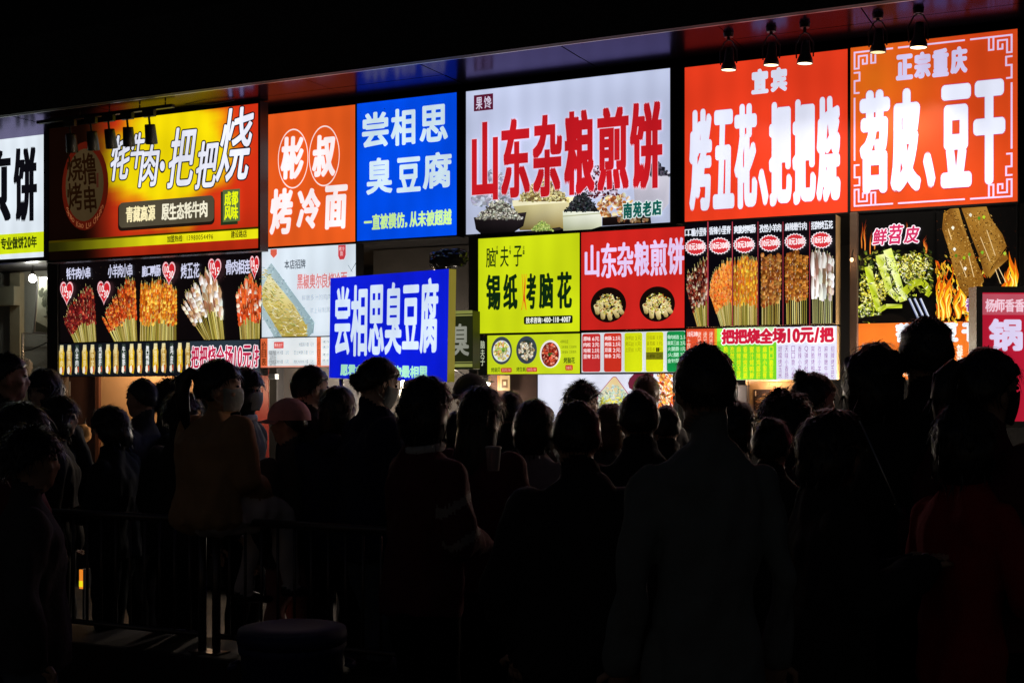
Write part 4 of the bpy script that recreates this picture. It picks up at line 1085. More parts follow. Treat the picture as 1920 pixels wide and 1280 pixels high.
# ---- blue box sign standing out from the stalls
pA = ray(617, 9.0).xy; pB = ray(838, 7.92).xy
bp_ = Plane(pA, pB - pA, .027)
sidem = MAT('lit yellow box side', (.40, .36, .10), .5, emit=(150, 140, 40), es=.5)
s = Sign('box_sign', 'deep blue box sign with tall white stinky tofu lettering and a yellow side', bp_, 617, 838, (522, 708), (505, 716), '081ad2', None, depth=.055, casemat=M['black_metal'], top=2.449, bot=1.751)
obj('side_panel', boxm('side_panel', s.W, s.W + .004, .002, .055, 0, s.H), sidem, s.root)
s.chars([('尝', 629, 538, 658, 665), ('相', 659, 535, 690, 668), ('思', 692, 535, 722, 665), ('臭', 723, 530, 755, 665), ('豆', 756, 535, 787, 655), ('腐', 789, 522, 823, 663)], 'd4e4f8', .010, nb=12, bx=.8)
s.text('愿君多采撷，此物最相思', 639, 684, 803, 703, 'a8e6c8', .0045, nb=6)
for x in (.12, s.W - .12):
    V, F = tube_vf([(x, .028, -.005), (x, .028, -1.72)], .016, 10); obj('pole', mesh('pole', V, F, True), M['alu'], s.root)
# ---- red standing sign on the right
rp_ = Plane(ray(1829, 6.6).xy, (1, .05))
s = Sign('standing_sign', 'red standing sign in a silver frame with hotpot lettering at the right edge', rp_, 1841, 2075, (546, 800), (552, 800), 'b01830', None, depth=.09, border=.032, casemat=M['alu'], bot=1.50)
s.start(); s.rect(1841, 551, 2075, 590, 'b8505f'); s.end('header')
s.text('杨师香香锅', 1847, 561, 1939, 584, 'eec8d6', .002)
s.chars([('锅', 1853, 597, 1917, 658), ('盔', 1928, 597, 1990, 658)], 'dcd0f0', .008)
for x in (.05, s.W - .05):
    obj('leg', boxm('leg', x - .02, x + .02, .02, .06, -1.49, -.033), M['alu'], s.root)
# low lit box seen between legs
for px_, py_, w_, h_, c_, lab in ((152, 1085, 7, 36, 'f08a28', 'small orange lit strip glimpsed low between the crowd at left'), (687, 1092, 16, 24, '1428e0', 'small blue lit box glimpsed low between legs')):
    q = Plane(ray(px_, 8.6).xy, UD)
    s = Sign('light_box', lab, q, px_ - w_ / 2, px_ + w_ / 2, (py_ - h_ / 2, py_ + h_ / 2), (py_ - h_ / 2, py_ + h_ / 2), c_, cat='light box', depth=.08)
    if c_ == 'f08a28':
        s.start(); s.rect(px_ - w_ / 2, py_ + 3, px_ + w_ / 2, py_ + 14, 'f0e01c'); s.end('stripe')
    obj('stand', boxm('stand', s.W * .3, s.W * .7, .02, .06, -s.zb + .001, 0), M['black_metal'], s.root)
# ------------------------------------------------------------------ lamps under the canopy
glow = MAT('lit lamp lens', (1, .8, .5), .3, emit=(1.0, .80, .46), es=3.2)
def track_head(px_, py_, w_, label, tilt=.25, L_=.155, R_=.05):
    q = front(w_); a, z = q.at(px_, py_)
    r = empty('track_light', q.world(a, z), ROT, label, 'spotlight', 'unlit black track lights above the yak meat sign')
    V, F = lathe_vf([(.002, 0), (R_ * .82, .0), (R_ * .86, -.01), (R_, -L_), (R_ * .9, -L_ - .002), (R_ * .8, -L_ + .02), (.002, -L_ + .03)], 18)
    me = mesh('lamp_body', V, F, True); o = obj('lamp_body', me, M['black_metal'], r); o.rotation_euler = (tilt, .12, 0)
    V, F = tube_vf([(0, 0, -.01), (0, -.01, .05), (0, -.01, .075)], .009, 8); obj('arm', mesh('arm', V, F), M['black_metal'], r)
    obj('adapter', boxm('adapter', -.06, .06, -.028, .008, .06, .115, .004), M['black_metal'], r)
    return r
track_z = None
q = front(.55); a0, _ = q.at(82); a1, _ = q.at(322)
tr = facade_box('lamp_track', 68, 322, .53, .57, 3.945, 3.972, M['black_metal'], bev=.003); tag(tr, 'long black lamp track hung under the canopy at left', 'lamp track')
for px_ in (95, 150, 205, 262, 310):
    a, _ = q.at(px_); p = q.world(a, 3.972)
    V, F = tube_vf([(0, 0, 0), (0, 0, .027)], .006, 6); o = obj('hanger', mesh('hanger', V, F), M['black_metal'], tr)
    o.matrix_parent_inverse = tr.matrix_basis.inverted(); o.location = p
for i, (px_, lab) in enumerate(((133, 'black track light over the dark end of the yak sign, leftmost of the five'), (172, 'black track light second from the left end of the track'),
                   (205, 'middle black track light of the five on the track'), (240, 'black track light second from the right end of the track'),
                   (281, 'black track light nearest the yellow part of the sign, rightmost of the five'))):
    a, _ = q.at(px_); 
    z = 3.945 - .115
    zz, = [z]
    py_ = HY - (z - EYE) * FOC / q.world(a).y
    track_head(px_, py_, .55, lab, tilt=.22 + .05 * (i % 3))
def spot_head(px_, py_, w_, label, power, lit=1.0, s_=1.0):
    q = front(w_); a, z = q.at(px_, py_)
    r = empty('spotlight', q.world(a, z), ROT, label, 'spotlight', 'spotlights over the red signs')
    R_ = .060 * s_
    body = empty('lamp_body', parent_fix, 0) if False else None
    V, F = lathe_vf([(.01, .17 * s_), (R_ * .45, .17 * s_), (R_ * .6, .12 * s_), (R_ * .62, .08 * s_), (R_ * .95, .03 * s_), (R_, 0.0), (R_ * .93, .0), (R_ * .88, .012), (.004, .014)], 22)
    o = obj('lamp_body', mesh('lamp_body', V, F, True), M['black_metal'], r); o.rotation_euler = (.03, .06, 0)
    V, F = lathe_vf([(.002, .006), (R_ * .90, .006), (R_ * .90, .002), (.002, .0005)], 22)
    g = glow if lit == 1 else MAT('lens glow', (1, .8, .5), .3, emit=(1.0, .74, .36), es=3.4 * lit)
    o2 = obj('lens', mesh('lens', V, F, True), g, o)
    V, F = join_vf([tube_vf([(-R_ * 1.05, 0, .04), (-R_ * 1.1, 0, .15 * s_), (-R_ * .5, 0, .22 * s_), (0, 0, .235 * s_)], .005, 6), tube_vf([(R_ * 1.05, 0, .04), (R_ * 1.1, 0, .15 * s_), (R_ * .5, 0, .22 * s_), (0, 0, .235 * s_)], .005, 6)])
    obj('yoke', mesh('yoke', V, F), M['black_metal'], r)
    top = SOF - z
    V, F = tube_vf([(0, 0, .23 * s_), (0, 0, top - .001)], .011, 8); obj('stem', mesh('stem', V, F), M['black_metal'], r)
    V, F = lathe_vf([(.03, top - .03), (.035, top - .002)]); obj('ceiling_rose', mesh('ceiling_rose', V, F), M['black_metal'], r)
    if power:
        L = bpy.data.lights.new('spot_beam', 'SPOT'); L.energy = power; L.color = (1, .90, .74); L.spot_size = math.radians(75); L.spot_blend = .8; L.shadow_soft_size = .03
        b = bpy.data.objects.new('spot_beam', L); C.objects.link(b); b.parent = r; b.location = (0, .0, -.015); b.rotation_euler = (.55, 0, 0)
spot_head(1366, 132, .50, 'lit black spotlight over the left end of the red sign', 9, s_=.85)
spot_head(1446, 123, .50, 'lit black spotlight above the two small white characters of the red sign', 9, s_=.85)
spot_head(1509, 120, .50, 'lit black spotlight tilted over the right half of the red sign', 9, s_=.85)
spot_head(1646, 99, .50, 'almost dark spotlight beside the key pattern corner', 34, .35, s_=.85)
spot_head(1722, 90, .50, 'brightest spotlight above the orange red sign', 26, 1.6, s_=.9)

# ------------------------------------------------------------------ barrier and kerb
RW = 3.36
rl = front(RW)
kerb = facade_box('kerb_wall', -700, 2300, RW - .35, RW + .10, 0.0, .30, M['granite'], bev=.02); tag(kerb, 'low dark red granite kerb wall under the crowd barrier', 'kerb')
aA, _ = rl.at(-60); L_sec = 1.72
ru = random.Random(2)
for sct in range(5):
    x = aA + sct * (L_sec + .06)
    base = rl.world(x, .30)
    lab = ['barrier section at the left edge of the photo', 'barrier section the woman in the mustard sweater sits on', 'barrier section behind the blue bin',
           'barrier section behind the tall man', 'barrier section at the right edge of the photo'][sct]
    r = empty('crowd_barrier', base, ROT + ru.uniform(-.004, .004), 'dark metal ' + lab, 'barrier', 'crowd barrier sections in a row')
    H = .685
    V, F = tube_vf([(0, 0, H), (L_sec, 0, H)], .021, 10); obj('top_rail', mesh('top_rail', V, F, True), M['rail'], r)
    V, F = tube_vf([(0.02, 0, .09), (L_sec - .02, 0, .09)], .015, 8); obj('bottom_rail', mesh('bottom_rail', V, F, True), M['rail'], r)
    for x_ in (.018, L_sec - .018):
        V, F = tube_vf([(x_, 0, 0), (x_, 0, H - .01)], .022, 10); obj('post', mesh('post', V, F, True), M['rail'], r)
        obj('foot_plate', boxm('foot_plate', x_ - .05, x_ + .05, -.05, .05, .0005, .008), M['rail'], r)
    V, F = tube_vf([(0, 0, .09), (0, 0, H - .01)], .008, 6); bme = mesh('bar', V, F, True)
    nb = 16
    for k in range(1, nb + 1):
        o = obj('bar', bme, M['rail'] if k == 1 and sct == 0 else None, r); o.location = (k * L_sec / (nb + 1), 0, 0)
        if not bme.materials: bme.materials.append(M['rail'])
# ------------------------------------------------------------------ blue bin
c = ray(548, 4.5)
r = empty('waste_bin', (c.x, c.y, 0), .1, 'dark blue plastic waste bin in front of the barrier', 'bin')
V, F = lathe_vf([(.14, 0.0), (.15, .01), (.178, .74), (.186, .745), (.188, .77), (.172, .775), (.165, .70), (.13, .03), (.001, .028)], 40); obj('bin_body', mesh('bin_body', V, F, True), M['bin'], r)
V, F = lathe_vf([(.190, .776), (.193, .80), (.188, .822), (.12, .835), (.11, .832), (.001, .831)], 40); obj('rim_lid', mesh('rim_lid', V, F, True), M['bin'], r)
for s_ in (-1, 1):
    V, F = tube_vf([(s_ * .186, -.04, .70), (s_ * .215, -.03, .69), (s_ * .215, .03, .69), (s_ * .186, .04, .70)], .009, 8); obj('handle', mesh('handle', V, F, True), M['bin'], r)
# ------------------------------------------------------------------ the crowd
def cloth(name, c, rough=.85, sheen=.0):
    return MAT(name, c, rough, 0, var=.25, vscale=9, bump=.6, bscale=22, spec=.25)
SK = MAT('skin', (.42, .25, .17), .5, var=.08, vscale=12, spec=.4)
SKP = MAT('pale skin', (.55, .36, .27), .5, var=.08, vscale=12, spec=.4)
HAIR = MAT('black hair', (.006, .005, .005), .38, spec=.5)
HAIRB = MAT('brown hair', (.10, .045, .02), .4, spec=.5)
SHOE = MAT('black shoe', (.01, .01, .01), .5)
WSHOE = MAT('white shoe', (.4, .4, .4), .6)
DK = cloth('black coat', (.022, .021, .022)); DK2 = cloth('charcoal cloth', (.055, .052, .056)); NAVY = cloth('navy cloth', (.014, .018, .055))
JEAN = cloth('dark jeans', (.012, .015, .025)); BLKP = cloth('black trousers', (.007, .007, .008))
EYE_M = MAT('eye', (.01, .008, .008), .15)
MASKM = cloth('mask cloth', (.40, .45, .44)); MASKD = cloth('dark mask cloth', (.02, .02, .025))

def noise_disp(co, nrm, amp, sc_, seed):
    out = np.empty(len(co))
    o = Vector((seed * 3.1, seed * 1.7, 0))
    for i, p in enumerate(co):
        out[i] = noise.noise(Vector((p[0] * sc_, p[1] * sc_, p[2] * sc_ * .55)) + o)
    return co + nrm * (out * amp)[:, None]

def rotz(v, a):
    c, s_ = math.cos(a), math.sin(a); return Vector((v[0] * c - v[1] * s_, v[0] * s_ + v[1] * c, v[2]))

def person(label, px_, top_py, Y, face=0.0, top=DK, pants=BLKP, skin=SK, hairm=HAIR, hair='short', bulk=1.0, arms='down', skirt=0.0,
           head=1.0, turn=0.0, nod=0.0, sit=None, mask=None, spike=1.0, seed=1, height=None, shoe=None, long_coat=False, hood=False, vox=.0125,
           collar=None, glasses=False, cap=None, clip=False, lean=0.0, band=None):
    """face: heading in degrees clockwise from straight away from the camera; turn: the head's extra turn"""
    r_ = random.Random(seed)
    zt = EYE + (HY - top_py) / FOC * Y
    seat = 0.0
    if sit is not None: seat = sit
    hh = .025                                                    # hair above the skull
    if sit is None: S = (zt - hh) / 1.752
    else: S = 1.0 if height is None else height / 1.75
    base = ray(px_, Y); base.z = 0
    root = empty('person', base, 0, label, 'person', 'people in the crowd before the stalls')
    head_top = (zt - hh) if sit is not None else 1.752 * S
    FA = -math.radians(face)
    P = []      # (verts, faces)
    segs = []   # (a, b, r, material index) 0 top 1 pants 2 skin 3 shoe
    B = bulk * (1.0 if bulk > 1.2 else 1.10 + .10 * r_.random())
    dz = 0.0
    if sit is not None: dz = head_top - 1.752 * S             # the upper body moved up or down as a whole
    def W(p):  # body metres -> local, scaled
        return Vector((p[0] * S, p[1] * S, p[2] * S + dz))
    def ln(z): return lean * max(0, z - .92)
    # torso
    hem = .78 if not long_coat else .48
    if sit is not None: hem = .885
    tz = [(hem, .185 * B, .135 * B), (.86, .186 * B, .138 * B), (.95, .178 * B, .130 * B), (1.08, .168 * B, .120 * B), (1.20, .180 * B, .125 * B), (1.31, .192 * B, .124 * B), (1.375, .186 * B, .108), (1.42, .150, .09), (1.462, .105, .075), (1.50, .066, .064)]
    if skirt: tz[0] = (hem, (.185 + skirt) * B, (.135 + skirt) * B)
    V = []; F = []; n_ = 22
    for i, (z, a, b) in enumerate(tz):
        for j in range(n_):
            th = 2 * math.pi * j / n_
            cx = math.copysign(abs(math.cos(th)) ** .85, math.cos(th)); sy = math.copysign(abs(math.sin(th)) ** .9, math.sin(th))
            V.append(W((a * cx, b * sy + ln(z) - .01, z)))
    for i in range(len(tz) - 1):
        for j in range(n_):
            a = i * n_ + j; b = i * n_ + (j + 1) % n_; F.append((a, b, b + n_, a + n_))
    F.append(tuple(range(n_ - 1, -1, -1))); F.append(tuple((len(tz) - 1) * n_ + j for j in range(n_)))
    P.append((V, F)); segs += [(W((0, ln(1.4), 1.38)), W((0, 0, hem + .02)), .17, 0), (W((-.15, ln(1.38), 1.40)), W((.15, ln(1.38), 1.40)), .08, 0)]
    if hood:
        P.append(ell_vf(W((0, -.085 + ln(1.45), 1.46)), (.13 * S, .075 * S, .075 * S)))
        segs.append((W((-.05, -.085, 1.46)), W((.05, -.085, 1.46)), .08, 0))
    # head
    hr = head * S
    HC = W((0, ln(1.6) * 1.05 + .012, 1.752 - .118 * head)); 
    TA = -math.radians(turn); ND_ = math.radians(nod)
    from mathutils import Matrix
    HM = Matrix.Rotation(TA, 3, 'Z') @ Matrix.Rotation(-ND_, 3, 'X')
    def Hd(p): return HC + HM @ Vector((p[0] * hr, p[1] * hr, p[2] * hr))
    def hell(c, r, **k):
        V_, F_ = ell_vf((0, 0, 0), (r[0] * hr, r[1] * hr, r[2] * hr), **k)
        return [HC + HM @ (v + Vector(c) * hr) for v in V_], F_
    NB = W((0, ln(1.46), 1.45))
    P.append(tube_vf([NB, Hd((0, -.018, -.06))], [(.072 * S, .068 * S), (.062 * S, .066 * S)], 14))
    P.append(ell_vf(W((0, ln(1.43) - .015, 1.425)), (.135 * S, .075 * S, .062 * S)))
    segs.append((NB + Vector((0, 0, .035 * S)), Hd((0, -.01, -.05)), .058, 2))
    P.append(hell((0, -.004, .012), (.077, .097, .106), nu=20, nv=14))
    P.append(hell((0, .030, -.055), (.056, .058, .062), nu=16, nv=10))
    P.append(hell((0, .068, -.088), (.026, .022, .022)))                      # chin
    P.append(hell((0, .094, -.022), (.014, .022, .024))); P.append(hell((0, .088, .004), (.011, .014, .028)))   # nose
    P.append(hell((0, .078, .036), (.056, .020, .016)))                       # brow
    P.append(hell((0, .086, -.056), (.024, .011, .011)))                      # lips
    for q in (-1, 1):
        P.append(hell((q * .079, -.006, -.012), (.010, .020, .031))); P.append(hell((q * .044, .062, -.022), (.022, .022, .020)))
    segs += [(Hd((0, 0, .02)), Hd((0, .03, -.06)), .085, 2), (Hd((-.08, -.006, -.012)), Hd((.08, -.006, -.012)), .03, 2)]
    # legs
    def limb(pts, rad, tagi, n=12):
        P.append(tube_vf(pts, [x * S for x in rad], n))
        P.append(ell_vf(pts[0], (rad[0] * S,) * 3, 12, 8)); P.append(ell_vf(pts[-1], (rad[-1] * S * .98,) * 3, 12, 8))
        for a, b, ra in zip(pts[:-1], pts[1:], rad): segs.append((a, b, ra, tagi))
    feet = []
    if sit is None:
        st = r_.uniform(-.05, .05)
        for q in (-1, 1):
            hip = W((q * .088, -.005, .90)); kn = W((q * .10, .02 + q * st * .5, .50)); an = W((q * .105, -.01 + q * st, .10))
            limb([hip, (hip + kn) / 2 + Vector((0, 0, 0)), kn, an], [.098 * B, .085 * B, .068, .055], 1)
            feet.append((an, 0.0))
    else:
        for q in (-1, 1):
            sh = .04 if q < 0 else 0
            hip = W((q * .095, .0, .93)); kn = W((q * .12, .42, .90 - sh)); an = W((q * .11, .40 + (.06 if q > 0 else -.10), .50 - sh))
            limb([hip, (hip + kn) / 2 + Vector((0, 0, .015)), kn, an], [.105 * B, .09 * B, .072, .058], 1)
            P.append(ell_vf(W((q * .08, -.03, .90)), (.12 * S * B, .13 * S * B, .10 * S)))
            segs.append((W((q * .08, -.04, .86)), W((q * .08, .02, .88)), .11, 1))
            feet.append((an, .25))
    for an, dr in feet:
        heel = an + Vector((0, -.045 * S, -.058 * S)); toe = an + Vector((0, .165 * S, -.066 * S - dr * .1))
        P.append(tube_vf([heel, (heel + toe) / 2 + Vector((0, 0, .008)), toe], [(.036 * S, .034 * S), (.046 * S, .036 * S), (.036 * S, .020 * S)], 12))
        P.append(ell_vf(toe, (.038 * S, .045 * S, .024 * S)))
        segs.append((heel, toe, .045, 3))
    # arms
    hands = []
    for q in (-1, 1):
        shd = W((q * .172 * (B * .5 + .5), ln(1.39), 1.368))
        A = arms if isinstance(arms, str) else arms[0 if q < 0 else 1]
        if A == 'down': el = (q * .250 * (B * .5 + .5), -.03, 1.10); wr = (q * .235, .05, .86)
        elif A == 'phone': el = (q * .24, .06, 1.12); wr = (q * .10, .30, 1.22)
        elif A == 'hold': el = (q * .25, .02, 1.11); wr = (q * .10, .26, 1.05)
        elif A == 'hip': el = (q * .36, -.06, 1.16); wr = (q * .20, .06, .98)
        elif A == 'up': el = (q * .27, .16, 1.25); wr = (q * .14, .26, 1.48)
        elif A == 'back': el = (q * .25, -.09, 1.12); wr = (q * .12, -.15, .95)
        elif A == 'lap': el = (q * .25, .05, 1.12); wr = (q * .12, .27, 1.01)
        el = W((el[0], el[1] + ln(1.1), el[2])); wr = W((wr[0], wr[1] + ln(1.0), wr[2]))
        limb([shd, (shd + el) / 2, el], [.074 * B, .070 * B, .062 * B], 0)
        limb([el, (el + wr) / 2, wr], [.062 * B, .058 * B, .042], 0)
        d = (wr - el).normalized(); pm = wr + d * .060 * S
        side = Vector((0, 0, 1)).cross(d)
        if side.length < .3: side = Vector((0, 1, 0))
        side.normalize(); nn = d.cross(side).normalized()
        RM = Matrix((side, d, nn)).transposed()
        P.append(ell_vf(pm, (.040 * S, .052 * S, .020 * S), rot=RM))
        P.append(tube_vf([wr - d * .01, pm], [.027 * S, .030 * S], 10))
        segs.append((wr + d * .02 * S, pm + d * .03 * S, .03, 2))
        hands.append((pm, d, side, nn, q))
    # join and remesh
    V, F = join_vf(P)
    me = mesh('tmp', V, F)
    tmp = bpy.data.objects.new('tmp', me); C.objects.link(tmp)
    md = tmp.modifiers.new('r', 'REMESH'); md.mode = 'VOXEL'; md.voxel_size = vox
    ms = tmp.modifiers.new('s', 'SMOOTH'); ms.factor = .5; ms.iterations = 3
    dg = bpy.context.evaluated_depsgraph_get(); dg.update()
    bm_ = bpy.data.meshes.new_from_object(tmp.evaluated_get(dg), depsgraph=dg)
    bpy.data.objects.remove(tmp); bpy.data.meshes.remove(me)
    nv = len(bm_.vertices); co = np.empty(nv * 3); bm_.vertices.foreach_get('co', co); co = co.reshape(-1, 3)
    no = np.empty(nv * 3); bm_.vertices.foreach_get('normal', no); no = no.reshape(-1, 3)
    fs = [tuple(p.vertices) for p in bm_.polygons]; bpy.data.meshes.remove(bm_)
    best = np.full(nv, 1e9); lab_ = np.zeros(nv, int)
    for a, b, rr_, ti in segs:
        a = np.array(a); b = np.array(b); ab = b - a; L2 = max(ab @ ab, 1e-9)
        t = np.clip(((co - a) @ ab) / L2, 0, 1); dd = np.linalg.norm(co - (a + t[:, None] * ab), axis=1) / (rr_ * S)
        m_ = dd < best; best[m_] = dd[m_]; lab_[m_] = ti
    neckz = W((0, 0, 1.462))[2]
    is_c = (lab_ == 0) | (lab_ == 1)
    if sit is None:
        lab_[is_c & (co[:, 2] < hem * S + .004) ] = 1
        lab_[is_c & (co[:, 2] >= hem * S + .004)] = 0
        armz = np.abs(co[:, 0]) > .195 * S
        lab_[is_c & armz & (co[:, 2] > .80 * S)] = 0
    else:
        lab_[is_c & (co[:, 1] < .03 * S) & (co[:, 2] > .845 * S + dz)] = 0
        lab_[is_c & (co[:, 1] >= .05 * S) & (co[:, 2] < .975 * S + dz)] = 1
    d2 = noise_disp(co[is_c], no[is_c], .034, 5.5, seed); d2 = noise_disp(d2, no[is_c], .016, 15.0, seed + 3)
    co[is_c] = d2
    mats = [top, pants, skin, shoe or SHOE]
    if band is not None: mats.append(band)
    fl = [int(np.bincount(lab_[list(f)], minlength=4).argmax()) for f in fs]
    if band is not None:
        for i, f in enumerate(fs):
            if fl[i] == 0:
                p = co[f[0]]; el_ = p[2] / S
                if p[0] > .19 * S and (int((el_ - .5 * p[1]) * 26) % 4 == 0) and 1.0 < el_ < 1.30: fl[i] = 4
    # fingers, rooted in the palm
    VV = [tuple(p) for p in co]; FFc = list(fs); lb = list(fl)
    for pm, d, side, nn, q in hands:
        for k, (o_, L_) in enumerate(((-.028, .062), (-.010, .074), (.009, .070), (.027, .054))):
            a = pm + side * o_ * S + d * .030 * S; cur = nn * (-q)
            p1 = a + d * L_ * .5 * S; p2 = p1 + (d * .75 + cur * .6) * L_ * .33 * S; p3 = p2 + (d * .4 + cur * .9) * L_ * .28 * S
            v_, f_ = tube_vf([a, p1, p2, p3], [.0092 * S, .009 * S, .0082 * S, .006 * S], 7)
            o = len(VV); VV += [tuple(x) for x in v_]; FFc += [tuple(i + o for i in f) for f in f_]; lb += [2] * len(f_)
        sd = -q
        a = pm - d * .012 * S + side * .034 * sd * S; p1 = a + (side * sd * .8 + d * .6) * .032 * S; p2 = p1 + (d + nn * -q * .5) * .026 * S
        v_, f_ = tube_vf([pm, a, p1, p2], [.014 * S, .0125 * S, .0105 * S, .008 * S], 7)
        o = len(VV); VV += [tuple(x) for x in v_]; FFc += [tuple(i + o for i in f) for f in f_]; lb += [2] * len(f_)
    me = mesh('body', VV, FFc, True)
    body = obj('body', me, mats, root)
    me.polygons.foreach_set('material_index', lb)
    root.rotation_euler = (0, 0, FA)
    # keep the drawn head over its spot: the lean moves it off
    off = rotz(Vector((HC.x, HC.y, 0)), FA); root.location = base - off
    # ---------------- hair
    def hshell(thick=.016, long_=0.0, fringe=.0, flat=False):
        V = []; F = []; nu, nvv = 40, 26; T = []
        for i in range(nvv + 1):
            ph = math.pi * i / nvv
            for j in range(nu):
                th = 2 * math.pi * j / nu
                d = Vector((math.sin(ph) * math.cos(th), math.sin(ph) * math.sin(th), math.cos(ph)))
                fr = d.y                                         # 1 = face side
                low = -.35 - .35 * max(0, -fr) + .80 * max(0, fr) ** .7 - fringe * max(0, fr)
                if abs(d.x) > .55 and fr > -.3: low += .12
                k = min(1, max(0, (d.z - low) / .16)); k = k * k * (3 - 2 * k)
                t = thick * (1 + .55 * noise.noise(d * 3.1 + Vector((seed, 0, 0))) + .5 * noise.noise(d * 8 + Vector((0, seed, 0))))
                if flat and d.z > .5: t += .012 * (1 - d.z) + .004
                R = Vector((.077 + t, .099 + t, .108 + t)); R0 = Vector((.066, .080, .092))
                v = Vector((d.x * (R0.x + (R.x - R0.x) * k), d.y * (R0.y + (R.y - R0.y) * k) - .004, d.z * (R0.z + (R.z - R0.z) * k) + .012))
                V.append(v); T.append(k)
        for i in range(nvv):
            for j in range(nu):
                a = i * nu + j; b = i * nu + (j + 1) % nu; F.append((a, a + nu, b + nu, b))
        return V, F, T
    def tufts(V, T, n, L_, lift, F, wd=.0035, down=.7):
        nV = []; nF = []; ids = [i for i in range(len(V)) if T[i] > .6]
        for _ in range(n):
            i = r_.choice(ids); p = V[i] + Vector((r_.gauss(0, .004), r_.gauss(0, .004), r_.gauss(0, .004)))
            nm = Vector((p.x / .09 ** 2, p.y / .11 ** 2, (p.z - .012) / .12 ** 2)).normalized()
            tg = Vector((-nm.x * nm.z, -nm.y * nm.z, 1 - nm.z * nm.z)) * -1
            if tg.length < .1: tg = Vector((r_.uniform(-1, 1), r_.uniform(-1, 1), 0))
            tg.normalize()
            side = nm.cross(tg).normalized(); tg = (tg + side * r_.gauss(0, .5)).normalized(); side = nm.cross(tg).normalized()
            l_ = L_ * r_.uniform(.5, 1.4); dr = (tg * down + nm * lift * r_.uniform(.3, 1.5)).normalized()
            a = p - nm * .004; m = a + dr * l_ * .55 + nm * .002; e = a + dr * l_ + tg * l_ * .25 - nm * l_ * .1
            o = len(nV); nV += [a - side * wd, a + side * wd, m + side * wd * .7, m - side * wd * .7, e]
            nF += [(o, o + 1, o + 2, o + 3), (o + 3, o + 2, o + 4)]
        return nV, nF
    HP = []; 
    thick = {'short': .014, 'crop': .009, 'flat': .013, 'spiky': .020, 'bob': .026, 'long': .024, 'bun': .017, 'pony': .018, 'messy': .024, 'curly': .028}[hair]
    V, F, T = hshell(thick, fringe=.35 if hair in ('bob', 'long', 'curly', 'messy') else .12, flat=hair == 'flat')
    HP.append((V, F))
    nt_ = {'crop': 1500, 'short': 1100, 'flat': 1700, 'spiky': 1300, 'bob': 900, 'long': 900, 'bun': 700, 'pony': 700, 'messy': 1300, 'curly': 1400}[hair]
    Ln = {'crop': .013, 'short': .019, 'flat': .013, 'spiky': .040, 'bob': .05, 'long': .06, 'bun': .035, 'pony': .035, 'messy': .045, 'curly': .035}[hair] * spike
    lf = {'crop': .6, 'short': .14, 'flat': .9, 'spiky': .75, 'bob': .08, 'long': .08, 'bun': .10, 'pony': .10, 'messy': .45, 'curly': .7}[hair]
    HP.append(tufts(V, T, nt_, Ln, lf, F, wd=.0016 if hair in ('crop', 'flat') else .0024))
    def strand_mass(path, rads, n, L_=.06, w_=.003):
        v_, f_ = tube_vf(path, rads, 14)
        v_ = [p + Vector((noise.noise(p * 25 + Vector((seed, 0, 0))), noise.noise(p * 25 + Vector((0, seed, 0))), 0)) * .007 for p in v_]
        HP.append((v_, f_)); nV = []; nF = []
        for _ in range(n):
            p = r_.choice(v_); t = r_.uniform(-1, 1)
            k = len(path) - 1; dr = (path[k] - path[0]).normalized() + Vector((r_.gauss(0, .22), r_.gauss(0, .22), r_.gauss(0, .1)))
            a = p; e = p + dr.normalized() * L_ * r_.uniform(.4, 1.2); sd_ = Vector((r_.uniform(-1, 1), r_.uniform(-1, 1), 0)).normalized() * w_
            o = len(nV); nV += [a - sd_, a + sd_, e]; nF.append((o, o + 1, o + 2))
        HP.append((nV, nF))
    if hair in ('bob', 'curly'):
        strand_mass([Vector((0, -.012, .03)), Vector((0, -.020, -.05)), Vector((0, -.028, -.11)), Vector((0, -.03, -.15 if hair == 'bob' else -.13))], [(.105, .105), (.112, .10), (.105, .088), (.07, .06)], 260)
    if hair == 'long':
        strand_mass([Vector((0, -.01, .03)), Vector((0, -.025, -.06)), Vector((0, -.05, -.16)), Vector((0, -.07, -.27)), Vector((0, -.075, -.40))], [(.10, .10), (.108, .095), (.115, .075), (.12, .06), (.08, .04)], 420, .09)
    if hair == 'bun':
        bc = Vector((0, -.075, .115)) if clip != 'low' else Vector((0, -.115, .0))
        v_, f_ = ell_vf(bc, (.038, .036, .034), 16, 10); v_ = [p + (p - bc).normalized() * .010 * noise.noise(p * 45) for p in v_]; HP.append((v_, f_))
        nV = []; nF = []
        for _ in range(160):
            p = r_.choice(v_); d = (p - bc).normalized(); tg = d.cross(Vector((r_.gauss(0, 1), r_.gauss(0, 1), r_.gauss(0, 1)))).normalized()
            e = p + (d * .5 + tg * .8) * r_.uniform(.01, .035); s1 = d.cross(tg) * .0018
            o = len(nV); nV += [p - s1, p + s1, e]; nF.append((o, o + 1, o + 2))
        HP.append((nV, nF))
    if hair == 'pony':
        strand_mass([Vector((0, -.085, .055)), Vector((0, -.135, .075)), Vector((0, -.165, .045)), Vector((0, -.175, -.02)), Vector((0, -.165, -.11)), Vector((0, -.15, -.19))], [.022, .030, .036, .036, .030, .010], 260, .05)
    V, F = join_vf(HP)
    V = [Hd(p) for p in V]
    if cap is None or cap[0] == 'hat' or True:
        obj('hair', mesh('hair', V, F, True), hairm, root)
    # ---------------- face things
    for q in (-1, 1):
        v_, f_ = hell((q * .030, .0865, .012), (.0125, .007, .007), nu=8, nv=6)
        obj('eye', mesh('eye', v_, f_, True), EYE_M, root)
